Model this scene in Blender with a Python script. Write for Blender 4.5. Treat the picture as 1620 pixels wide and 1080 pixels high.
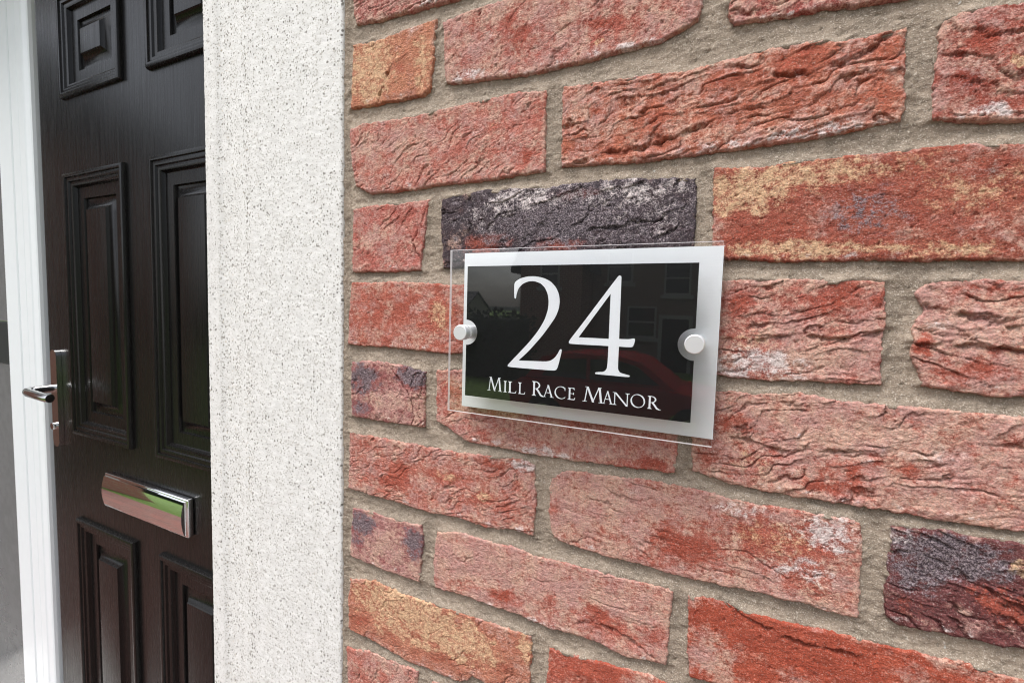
import bpy, bmesh, math, random
import numpy as np
from mathutils import Matrix, Vector
from mathutils.geometry import tessellate_polygon

for o in list(bpy.data.objects):
    bpy.data.objects.remove(o)
scene = bpy.context.scene
COL = scene.collection
ZO = 1.56            # the tracing datum (z = 0) lies this far above the ground

# ------------------------------------------------------------------ camera
cam_d = bpy.data.cameras.new('camera')
cam_d.sensor_fit = 'HORIZONTAL'; cam_d.sensor_width = 36.0
cam_d.lens = 730.0 / 1620.0 * 36.0
cam_d.clip_start = 0.01; cam_d.clip_end = 3000.0
cam = bpy.data.objects.new('camera', cam_d); COL.objects.link(cam)
R_ = Vector((0.90267165, 0.42939626, 0.02833275)); U_ = Vector((-0.05565329, 0.05119985, 0.99713654)); F_ = Vector((-0.42671607, 0.9016637, -0.07011397))
cam.matrix_world = Matrix(((R_.x, U_.x, -F_.x, 0.13455747), (R_.y, U_.y, -F_.y, -0.34754802), (R_.z, U_.z, -F_.z, -0.25461853 + ZO), (0, 0, 0, 1)))
cam_d.dof.use_dof = True; cam_d.dof.focus_distance = 0.42; cam_d.dof.aperture_fstop = 14.0
scene.camera = cam

# ------------------------------------------------------------------ sky, sun, exposure
SUN_EL, SUN_AZ = math.radians(64), math.radians(212)      # soft light from the front left, above
world = bpy.data.worlds.new('World'); scene.world = world; world.use_nodes = True
wn = world.node_tree.nodes; wl = world.node_tree.links; wn.clear()
sky = wn.new('ShaderNodeTexSky'); sky.sky_type = 'NISHITA'; sky.sun_disc = False
sky.sun_elevation = SUN_EL; sky.sun_rotation = SUN_AZ; sky.air_density = 1.0; sky.dust_density = 3.0
hs = wn.new('ShaderNodeHueSaturation'); hs.inputs['Saturation'].default_value = 0.38; wl.new(sky.outputs[0], hs.inputs['Color'])
tc = wn.new('ShaderNodeTexCoord'); mp = wn.new('ShaderNodeMapping'); mp.inputs['Scale'].default_value = (1.6, 1.6, 5.0)
wl.new(tc.outputs['Generated'], mp.inputs[0])
cn = wn.new('ShaderNodeTexNoise'); cn.inputs['Scale'].default_value = 1.7; cn.inputs['Detail'].default_value = 7; cn.inputs['Roughness'].default_value = 0.6
wl.new(mp.outputs[0], cn.inputs[0])
cr = wn.new('ShaderNodeMapRange'); cr.inputs[1].default_value = 0.35; cr.inputs[2].default_value = 0.68; cr.inputs[3].default_value = 0.62; cr.inputs[4].default_value = 1.45
wl.new(cn.outputs[0], cr.inputs[0])
# an overcast sky is about three times as bright overhead as at the horizon
sx = wn.new('ShaderNodeSeparateXYZ'); wl.new(tc.outputs['Generated'], sx.inputs[0])
oc = wn.new('ShaderNodeMapRange'); oc.inputs[1].default_value = 0.0; oc.inputs[2].default_value = 1.0; oc.inputs[3].default_value = 1.0; oc.inputs[4].default_value = 1.5
wl.new(sx.outputs[2], oc.inputs[0])
om = wn.new('ShaderNodeMath'); om.operation = 'MULTIPLY'; wl.new(oc.outputs[0], om.inputs[0]); wl.new(cr.outputs[0], om.inputs[1])
vm = wn.new('ShaderNodeVectorMath'); vm.operation = 'SCALE'; wl.new(hs.outputs[0], vm.inputs[0]); wl.new(om.outputs[0], vm.inputs['Scale'])
bg = wn.new('ShaderNodeBackground'); bg.inputs[1].default_value = 0.12; wl.new(vm.outputs[0], bg.inputs[0])
wo = wn.new('ShaderNodeOutputWorld'); wl.new(bg.outputs[0], wo.inputs[0])

sun_d = bpy.data.lights.new('sun', 'SUN'); sun_d.energy = 1.5; sun_d.angle = math.radians(24); sun_d.color = (1.0, 0.985, 0.965)
sun = bpy.data.objects.new('sun', sun_d); COL.objects.link(sun)
sdir = Vector((math.sin(SUN_AZ) * math.cos(SUN_EL), math.cos(SUN_AZ) * math.cos(SUN_EL), math.sin(SUN_EL)))
sun.rotation_euler = sdir.to_track_quat('Z', 'Y').to_euler()

scene.view_settings.view_transform = 'Standard'; scene.view_settings.look = 'None'
scene.view_settings.exposure = 0.84; scene.view_settings.gamma = 1.0; scene.view_settings.use_curve_mapping = False
scene.cycles.use_denoising = True; scene.cycles.filter_width = 1.0; scene.cycles.max_bounces = 8; scene.cycles.transparent_max_bounces = 16

# ------------------------------------------------------------------ helpers
def tag(o, label=None, cat=None, group=None, kind=None):
    if label: o['label'] = label
    if cat: o['category'] = cat
    if group: o['group'] = group
    if kind: o['kind'] = kind
    return o

def link(name, me, mat=None, parent=None):
    o = bpy.data.objects.new(name, me); COL.objects.link(o)
    if mat is not None: me.materials.append(mat)
    if parent is not None: o.parent = parent
    return o

def empty(name, loc=(0, 0, 0)):
    o = bpy.data.objects.new(name, None); o.location = loc; o.empty_display_size = 0.1; COL.objects.link(o); return o

def place(o, parent):
    """parent a mesh given in world coordinates"""
    o.parent = parent; o.matrix_parent_inverse = Matrix.Translation(parent.location).inverted()
    return o

class MB:
    """collects shapes (in metres, world axes) and links them as one mesh"""
    def __init__(s): s.bm = bmesh.new()
    def box(s, x0, x1, y0, y1, z0, z1, bev=0.0, seg=2):
        b = bmesh.new()
        bmesh.ops.create_cube(b, size=1.0)
        for v in b.verts:
            v.co = Vector(((x0 + x1) / 2 + v.co.x * (x1 - x0), (y0 + y1) / 2 + v.co.y * (y1 - y0), (z0 + z1) / 2 + v.co.z * (z1 - z0)))
        if bev: bmesh.ops.bevel(b, geom=b.edges[:], offset=bev, segments=seg, affect='EDGES', profile=0.5)
        s._add(b); return s
    def prism(s, pts, axis, a, b_):
        """polygon pts extruded along axis from a to b_; pts are the two other axes in xyz order"""
        b = bmesh.new()
        def co(p, t): return {'x': (t, p[0], p[1]), 'y': (p[0], t, p[1]), 'z': (p[0], p[1], t)}[axis]
        v0 = [b.verts.new(co(p, a)) for p in pts]; v1 = [b.verts.new(co(p, b_)) for p in pts]
        n = len(pts)
        for i in range(n): b.faces.new((v0[i], v0[(i + 1) % n], v1[(i + 1) % n], v1[i]))
        for vs, ps in ((v0, pts), (v1, pts)):
            for t in tessellate_polygon([[Vector((p[0], p[1], 0)) for p in ps]]):
                try: b.faces.new([vs[i] for i in t])
                except ValueError: pass
        bmesh.ops.recalc_face_normals(b, faces=b.faces[:])
        s._add(b); return s
    def lathe(s, prof, axis_pt, axis='y', n=48):
        """prof: (radius, position along axis); closed at both ends if radius 0"""
        b = bmesh.new(); rings = []
        for r, t in prof:
            ring = []
            for k in range(n):
                a = 2 * math.pi * k / n; c, d = math.cos(a) * r, math.sin(a) * r
                co = {'y': (axis_pt[0] + c, t, axis_pt[1] + d), 'x': (t, axis_pt[0] + c, axis_pt[1] + d), 'z': (axis_pt[0] + c, axis_pt[1] + d, t)}[axis]
                ring.append(b.verts.new(co))
            rings.append(ring)
        for r0, r1 in zip(rings, rings[1:]):
            for k in range(n): b.faces.new((r0[k], r0[(k + 1) % n], r1[(k + 1) % n], r1[k]))
        b.faces.new(rings[0]); b.faces.new(rings[-1])
        bmesh.ops.recalc_face_normals(b, faces=b.faces[:])
        s._add(b); return s
    def tube(s, pts, r, n=14, sx=1.0):
        b = bmesh.new(); rings = []
        P = [Vector(p) for p in pts]
        for i, p in enumerate(P):
            t = (P[min(i + 1, len(P) - 1)] - P[max(i - 1, 0)]).normalized()
            up = Vector((0, 0, 1)) if abs(t.z) < 0.9 else Vector((1, 0, 0))
            a = t.cross(up).normalized(); c = a.cross(t)
            rings.append([b.verts.new(p + a * math.cos(2 * math.pi * k / n) * r + c * math.sin(2 * math.pi * k / n) * r * sx) for k in range(n)])
        for r0, r1 in zip(rings, rings[1:]):
            for k in range(n): b.faces.new((r0[k], r0[(k + 1) % n], r1[(k + 1) % n], r1[k]))
        b.faces.new(rings[0]); b.faces.new(rings[-1])
        bmesh.ops.recalc_face_normals(b, faces=b.faces[:])
        s._add(b); return s
    def _add(s, b):
        me = bpy.data.meshes.new('tmp'); b.to_mesh(me); b.free(); s.bm.from_mesh(me); bpy.data.meshes.remove(me)
    def build(s, name, mat, parent=None, smooth=None):
        me = bpy.data.meshes.new(name); s.bm.to_mesh(me); s.bm.free()
        o = link(name, me, mat)
        if smooth is not None: me.shade_smooth() if smooth >= 180 else smooth_by_angle(me, smooth)
        if parent is not None: place(o, parent)
        return o

def smooth_by_angle(me, deg):
    bm = bmesh.new(); bm.from_mesh(me); c = math.radians(deg)
    for e in bm.edges: e.smooth = len(e.link_faces) == 2 and e.calc_face_angle(0.0) < c
    for f in bm.faces: f.smooth = True
    bm.to_mesh(me); bm.free()

def grid_mesh(name, X, Y, Z, keep, smooth=True, attrs=None):
    """mesh from 2-D arrays of vertex positions; keep = boolean per vertex, faces need all four"""
    ny, nx = X.shape
    idx = -np.ones((ny, nx), np.int64)
    f = keep[:-1, :-1] & keep[1:, :-1] & keep[:-1, 1:] & keep[1:, 1:]
    used = np.zeros_like(keep); used[:-1, :-1] |= f; used[1:, :-1] |= f; used[:-1, 1:] |= f; used[1:, 1:] |= f
    idx[used] = np.arange(used.sum())
    co = np.stack([X[used], Y[used], Z[used]], 1).astype(np.float32)
    a, b, c, d = idx[:-1, :-1][f], idx[:-1, 1:][f], idx[1:, 1:][f], idx[1:, :-1][f]
    quads = np.stack([a, b, c, d], 1).astype(np.int32)
    me = bpy.data.meshes.new(name)
    me.vertices.add(len(co)); me.vertices.foreach_set('co', co.ravel())
    me.loops.add(quads.size); me.loops.foreach_set('vertex_index', quads.ravel())
    me.polygons.add(len(quads)); me.polygons.foreach_set('loop_start', np.arange(0, quads.size, 4, dtype=np.int32))
    me.update(calc_edges=True)
    if smooth: me.shade_smooth()
    for k, v in (attrs or {}).items():
        at = me.attributes.new(k, 'FLOAT', 'POINT'); at.data.foreach_set('value', v[used].astype(np.float32).ravel())
    return me

# ------------------------------------------------------------------ noise (numpy)
def _hash(ix, iy, seed):
    h = (ix.astype(np.uint32) * np.uint32(374761393)) ^ (iy.astype(np.uint32) * np.uint32(668265263)) ^ np.uint32((seed * 974711 + 12345) & 0xffffffff)
    h = (h ^ (h >> np.uint32(13))) * np.uint32(1274126177); h ^= h >> np.uint32(16)
    return h
GX = np.cos(np.arange(64) * 2 * np.pi / 64); GY = np.sin(np.arange(64) * 2 * np.pi / 64)
def pn(x, y, seed=0):
    xi = np.floor(x).astype(np.int64); yi = np.floor(y).astype(np.int64); xf = x - xi; yf = y - yi
    u = xf * xf * xf * (xf * (xf * 6 - 15) + 10); v = yf * yf * yf * (yf * (yf * 6 - 15) + 10)
    def g(ox, oy):
        h = (_hash(xi + ox, yi + oy, seed) & np.uint32(63)).astype(np.int64)
        return GX[h] * (xf - ox) + GY[h] * (yf - oy)
    a, b, c, d = g(0, 0), g(1, 0), g(0, 1), g(1, 1)
    return 1.5 * ((a + (b - a) * u) + ((c + (d - c) * u) - (a + (b - a) * u)) * v)
def fbm(x, y, seed=0, o=3, gain=0.5):
    s = 0; a = 1.0; t = 0
    for k in range(o):
        s = s + a * pn(x * 2 ** k + 17.3 * k, y * 2 ** k - 9.1 * k, seed + k * 31); t += a; a *= gain
    return s / t * 1.25
def sst(a, b, x):
    t = np.clip((x - a) / (b - a), 0, 1); return t * t * (3 - 2 * t)

# ------------------------------------------------------------------ materials
class NT:
    def __init__(s, name):
        s.m = bpy.data.materials.new(name); s.m.use_nodes = True; s.t = s.m.node_tree; s.n = s.t.nodes
        s.b = s.n['Principled BSDF']; s.out = s.n['Material Output']
        s.pos = s.n.new('ShaderNodeNewGeometry').outputs['Position']
    def l(s, a, b): s.t.links.new(a, b)
    def put(s, inp, v):
        if hasattr(v, 'is_output'): s.l(v, inp)
        elif v is not None: inp.default_value = v
    def mapv(s, scale, v=None, rot=(0, 0, 0)):
        m = s.n.new('ShaderNodeMapping'); m.inputs['Scale'].default_value = scale; m.inputs['Rotation'].default_value = rot; s.l(v or s.pos, m.inputs[0]); return m.outputs[0]
    def noise(s, scale, detail=4, rough=0.55, v=None, dist=0.0):
        k = s.n.new('ShaderNodeTexNoise'); k.inputs['Scale'].default_value = scale; k.inputs['Detail'].default_value = detail; k.inputs['Roughness'].default_value = rough; k.inputs['Distortion'].default_value = dist
        s.l(v or s.pos, k.inputs['Vector']); return k.outputs['Fac']
    def voro(s, scale, feature='F1', v=None, out='Distance'):
        k = s.n.new('ShaderNodeTexVoronoi'); k.feature = feature; k.inputs['Scale'].default_value = scale; s.l(v or s.pos, k.inputs['Vector']); return k.outputs[out]
    def rng(s, v, a, b, c=0.0, d=1.0, smooth=True):
        k = s.n.new('ShaderNodeMapRange'); k.interpolation_type = 'SMOOTHSTEP' if smooth else 'LINEAR'
        s.l(v, k.inputs[0])
        for i, q in enumerate((a, b, c, d)): s.put(k.inputs[i + 1], q)
        return k.outputs[0]
    def math(s, op, a, b=None, clamp=False):
        k = s.n.new('ShaderNodeMath'); k.operation = op; k.use_clamp = clamp; s.put(k.inputs[0], a)
        if b is not None: s.put(k.inputs[1], b)
        return k.outputs[0]
    def mix(s, f, a, b, mode='MIX'):
        k = s.n.new('ShaderNodeMix'); k.data_type = 'RGBA'; k.blend_type = mode; k.clamp_factor = True
        s.put(k.inputs[0], f); s.put(k.inputs[6], c4(a)); s.put(k.inputs[7], c4(b)); return k.outputs[2]
    def attr(s, name):
        k = s.n.new('ShaderNodeAttribute'); k.attribute_name = name; return k.outputs['Fac']
    def bump(s, h, dist, strength=1.0, nrm=None):
        k = s.n.new('ShaderNodeBump'); k.inputs['Distance'].default_value = dist; k.inputs['Strength'].default_value = strength; s.l(h, k.inputs['Height'])
        if nrm: s.l(nrm, k.inputs['Normal'])
        return k.outputs[0]
    def set(s, **k):
        for a, v in k.items(): s.put(s.b.inputs[a.replace('_', ' ')], c4(v) if a in ('Base_Color',) else v)
        return s.m
def c4(c):
    return tuple(c) + (1.0,) if isinstance(c, (tuple, list)) and len(c) == 3 else c

def mat_brick():
    t = NT('handmade_brick')
    oi = t.n.new('ShaderNodeObjectInfo').outputs['Color']
    fine = t.noise(900, 3, 0.75); mid = t.noise(300, 5, 0.72); big = t.noise(70, 6, 0.68)
    grit = t.voro(900)
    sub = lambda v: t.math('SUBTRACT', v, 0.5)
    mul = lambda a, b: t.math('MULTIPLY', a, b)
    add = lambda a, b: t.math('ADD', a, b)
    meso = t.noise(120, 5, 0.7)
    grain = add(add(mul(sub(mid), 2.2), mul(sub(fine), 1.8)), add(mul(sub(big), 1.2), mul(sub(meso), 2.6)))
    col = t.mix(t.rng(add(big, mul(sub(fine), 0.5)), 0.3, 0.7), t.mix(1.0, oi, (1.04, 1.08, 1.06), 'MULTIPLY'), t.mix(1.0, oi, (0.74, 0.60, 0.58), 'MULTIPLY'))
    def layer(col, name, c, ca, lo, hi, gate=0.55, cap=0.9):
        a = t.attr(name)
        f = mul(mul(t.rng(add(t.math('MINIMUM', a, 1.0), grain), lo, hi), t.rng(a, 0.0, gate)), cap)
        return t.mix(f, col, t.mix(t.rng(fine, 0.38, 0.62), c, ca))
    col = layer(col, 'deep', (0.37, 0.085, 0.050), (0.31, 0.070, 0.044), 0.0, 1.2, 0.6, 0.8)
    hue = t.rng(t.noise(45, 5, 0.65), 0.38, 0.62)
    col = layer(col, 'dust', t.mix(hue, (0.60, 0.375, 0.33), (0.68, 0.49, 0.385)), t.mix(hue, (0.43, 0.225, 0.195), (0.51, 0.30, 0.225)), -0.05, 1.1, 0.42, 0.88)
    col = layer(col, 'cream', (0.74, 0.54, 0.33), (0.60, 0.38, 0.23), 0.3, 1.25, 0.8, 0.82)
    col = layer(col, 'burn', (0.055, 0.045, 0.056), (0.25, 0.205, 0.22), 0.1, 0.85, 0.5)
    col = layer(col, 'white', (0.76, 0.70, 0.68), (0.62, 0.52, 0.50), 0.35, 1.3, 0.8, 0.85)
    # sand grains: pale and dark
    col = t.mix(t.rng(t.noise(1000, 2), 0.56, 0.72, 0, 0.6), col, t.mix(0.42, col, (0.80, 0.70, 0.62)))
    col = t.mix(t.rng(t.noise(620, 4, 0.75), 0.56, 0.72, 0, 0.85), col, t.mix(1.0, col, (0.36, 0.25, 0.26), 'MULTIPLY'))
    def shade(col, f, a, b, lo, hi):
        g = t.rng(f, a, b, lo, hi); c = t.n.new('ShaderNodeCombineXYZ')
        for i in range(3): t.l(g, c.inputs[i])
        return t.mix(1.0, col, c.outputs[0], 'MULTIPLY')
    col = shade(col, fine, 0.36, 0.64, 0.70, 1.20)
    col = shade(col, mid, 0.34, 0.66, 0.80, 1.12)
    h = add(mul(fine, 0.8), add(mul(grit, 0.3), mul(mid, 1.0)))
    return t.set(Base_Color=col, Roughness=0.93, Specular_IOR_Level=0.2, Normal=t.bump(h, 0.0010, 0.9))

def mat_mortar():
    t = NT('sandy_mortar')
    big = t.noise(38, 4); mid = t.noise(260, 5, 0.65); fine = t.noise(1100, 3, 0.7)
    col = t.mix(t.rng(big, 0.3, 0.7), (0.40, 0.322, 0.25), (0.285, 0.232, 0.18))
    col = t.mix(t.rng(mid, 0.4, 0.75), col, t.mix(1.0, col, (0.66, 0.64, 0.62), 'MULTIPLY'))
    col = t.mix(t.rng(fine, 0.53, 0.68, 0, 0.75), col, (0.72, 0.64, 0.55))
    col = t.mix(t.rng(t.noise(650, 3, 0.7), 0.58, 0.70, 0, 0.75), col, (0.14, 0.11, 0.09))
    col = t.mix(t.rng(t.noise(170, 2), 0.74, 0.79, 0, 0.7), col, (0.58, 0.57, 0.54))
    h = t.math('ADD', t.math('MULTIPLY', fine, 0.8), t.math('MULTIPLY', mid, 1.0))
    return t.set(Base_Color=col, Roughness=0.95, Specular_IOR_Level=0.15, Normal=t.bump(h, 0.0015, 0.9))

def mat_stone():
    t = NT('speckled_cast_stone')
    fine = t.noise(700, 3, 0.75); mid = t.noise(110, 4)
    col = t.mix(t.rng(mid, 0.3, 0.7), (0.76, 0.752, 0.73), (0.665, 0.655, 0.63))
    col = t.mix(t.rng(fine, 0.48, 0.72, 0, 0.3), col, (0.55, 0.53, 0.49))
    def speck(col, scale, rad, pick, c, w):
        k = t.n.new('ShaderNodeTexVoronoi'); k.inputs['Scale'].default_value = scale; t.l(t.pos, k.inputs['Vector'])
        sp = t.n.new('ShaderNodeSeparateXYZ'); t.l(k.outputs['Color'], sp.inputs[0])
        r = t.math('MULTIPLY', sp.outputs[1], rad)
        f = t.math('MULTIPLY', t.math('LESS_THAN', k.outputs['Distance'], r), t.math('GREATER_THAN', sp.outputs[0], pick))
        return t.mix(t.math('MULTIPLY', f, w), col, c)
    col = speck(col, 520, 0.62, 0.30, (0.40, 0.38, 0.34), 0.75)
    col = speck(col, 360, 0.48, 0.45, (0.22, 0.205, 0.175), 0.85)
    col = speck(col, 210, 0.34, 0.68, (0.12, 0.11, 0.095), 0.85)
    col = speck(col, 330, 0.40, 0.85, (0.55, 0.47, 0.36), 0.5)
    col = t.mix(t.rng(t.noise(22, 5, 0.65), 0.58, 0.8, 0, 0.22), col, (0.62, 0.58, 0.50))
    return t.set(Base_Color=col, Roughness=0.85, Specular_IOR_Level=0.25, Normal=t.bump(t.math('ADD', fine, mid), 0.0004, 0.7))

def mat_door():
    t = NT('black_woodgrain_door_skin')
    g = t.noise(60, 6, 0.65, t.mapv((1, 1, 0.06)), 0.6); g2 = t.noise(260, 4, 0.6, t.mapv((1, 1, 0.03)))
    h = t.math('ADD', g, t.math('MULTIPLY', g2, 0.5))
    col = t.mix(g, (0.0045, 0.0042, 0.0042), (0.0070, 0.0065, 0.0064))
    return t.set(Base_Color=col, Roughness=t.rng(g2, 0.2, 0.8, 0.20, 0.33), Specular_IOR_Level=0.25, Normal=t.bump(h, 0.0005, 0.24))

def mat_simple(name, col, rough=0.5, metal=0.0, spec=0.5, bump=None, var=0.12, vs=40):
    t = NT(name)
    n = t.noise(vs, 5)
    c = t.mix(t.rng(n, 0.3, 0.7), col, tuple(max(0, q * (1 - var)) for q in col))
    kw = dict(Base_Color=c, Roughness=rough, Metallic=metal, Specular_IOR_Level=spec)
    if bump: kw['Normal'] = t.bump(t.noise(bump[0], 4), bump[1], 0.6)
    return t.set(**kw)

def mat_brushed():
    t = NT('brushed_aluminium')
    n = t.noise(260, 5, 0.7, t.mapv((0.05, 1, 12)))
    n2 = t.noise(40, 3, 0.5, t.mapv((0.1, 1, 3)))
    col = t.mix(n, (0.92, 0.935, 0.95), (0.80, 0.82, 0.845))
    return t.set(Base_Color=col, Metallic=0.42, Roughness=t.rng(n, 0.3, 0.7, 0.34, 0.52), Normal=t.bump(t.math('ADD', n, n2), 0.00012, 0.25))

def mat_clear(name, tint=(0.992, 0.995, 0.994), rough=0.0, ior=1.49):
    t = NT(name)
    tr = t.n.new('ShaderNodeBsdfTransparent'); tr.inputs[0].default_value = c4(tint)
    gl = t.n.new('ShaderNodeBsdfGlossy'); gl.inputs['Roughness'].default_value = rough; gl.inputs['Color'].default_value = (1, 1, 1, 1)
    fr = t.n.new('ShaderNodeFresnel'); fr.inputs[0].default_value = ior
    bf = t.n.new('ShaderNodeNewGeometry').outputs['Backfacing']        # one reflection per sheet, at the face the light meets
    fc = t.math('MULTIPLY', t.math('MULTIPLY', fr.outputs[0], 2.1), t.math('SUBTRACT', 1.0, bf), True)
    mx = t.n.new('ShaderNodeMixShader'); t.l(fc, mx.inputs[0]); t.l(tr.outputs[0], mx.inputs[1]); t.l(gl.outputs[0], mx.inputs[2])
    t.l(mx.outputs[0], t.out.inputs[0]); return t.m

def mat_acrylic_edge():
    t = NT('polished_acrylic_edge')
    tr = t.n.new('ShaderNodeBsdfTransparent'); tr.inputs[0].default_value = (0.93, 0.95, 0.95, 1)
    df = t.n.new('ShaderNodeBsdfDiffuse'); df.inputs[0].default_value = (0.9, 0.9, 0.92, 1)
    tl = t.n.new('ShaderNodeBsdfTranslucent'); tl.inputs[0].default_value = (0.9, 0.88, 0.9, 1)
    a = t.n.new('ShaderNodeMixShader'); a.inputs[0].default_value = 0.5; t.l(df.outputs[0], a.inputs[1]); t.l(tl.outputs[0], a.inputs[2])
    b = t.n.new('ShaderNodeMixShader'); b.inputs[0].default_value = 0.66; t.l(tr.outputs[0], b.inputs[1]); t.l(a.outputs[0], b.inputs[2])
    t.l(b.outputs[0], t.out.inputs[0]); return t.m

def mat_brickwork(name, scale=1.0, c1=(0.36, 0.12, 0.085), c2=(0.27, 0.075, 0.055), mo=(0.30, 0.25, 0.19), axis='xz', bw=0.225, rh=0.075, ms=0.012):
    t = NT(name)
    sp = t.n.new('ShaderNodeSeparateXYZ'); t.l(t.pos, sp.inputs[0]); cb = t.n.new('ShaderNodeCombineXYZ')
    t.l(sp.outputs['XYZ'.index(axis[0].upper())], cb.inputs[0]); t.l(sp.outputs['XYZ'.index(axis[1].upper())], cb.inputs[1])
    k = t.n.new('ShaderNodeTexBrick'); t.l(cb.outputs[0], k.inputs['Vector'])
    k.inputs['Color1'].default_value = c4(c1); k.inputs['Color2'].default_value = c4(c2); k.inputs['Mortar'].default_value = c4(mo)
    k.inputs['Scale'].default_value = scale; k.inputs['Mortar Size'].default_value = ms; k.inputs['Mortar Smooth'].default_value = 0.2; k.inputs['Brick Width'].default_value = bw; k.inputs['Row Height'].default_value = rh
    n = t.noise(60, 6, 0.6)
    col = t.mix(t.rng(n, 0.35, 0.75, 0, 0.6), k.outputs[0], (0.48, 0.26, 0.21))
    h = t.math('SUBTRACT', t.math('MULTIPLY', n, 0.5), k.outputs['Fac'])
    return t.set(Base_Color=col, Roughness=0.92, Normal=t.bump(h, 0.006, 0.7))

def mat_grass():
    t = NT('mown_grass')
    col = t.mix(t.noise(180, 5), (0.075, 0.15, 0.022), (0.16, 0.25, 0.045))
    col = t.mix(t.rng(t.noise(3, 4), 0.4, 0.7), col, t.mix(1.0, col, (0.8, 0.85, 0.6), 'MULTIPLY'))
    return t.set(Base_Color=col, Roughness=0.9, Normal=t.bump(t.noise(240, 3), 0.02, 0.8))

BRICK = mat_brick(); MORTAR = mat_mortar(); STONE = mat_stone(); DOORM = mat_door()
WHITE = mat_simple('white_upvc', (0.80, 0.845, 0.86), 0.28, spec=0.5, var=0.02)
GASKET = mat_simple('black_rubber_gasket', (0.006, 0.006, 0.007), 0.6)
CHROME = mat_simple('polished_chrome', (0.82, 0.82, 0.83), 0.045, 1.0, var=0.01)
SATIN = mat_simple('satin_steel', (0.62, 0.62, 0.62), 0.16, 1.0, var=0.05)
BRUSHED = mat_brushed()
CAP = mat_simple('satin_aluminium_cap', (0.86, 0.865, 0.87), 0.38, 0.6, var=0.02)
CLEAR = mat_clear('clear_acrylic'); EDGE = mat_acrylic_edge()
PRINT = mat_simple('black_vinyl_print', (0.006, 0.006, 0.0065), 0.5, spec=0.2)
LETTER = mat_simple('white_vinyl_lettering', (0.83, 0.85, 0.88), 0.55, spec=0.3, var=0.01)
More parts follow.
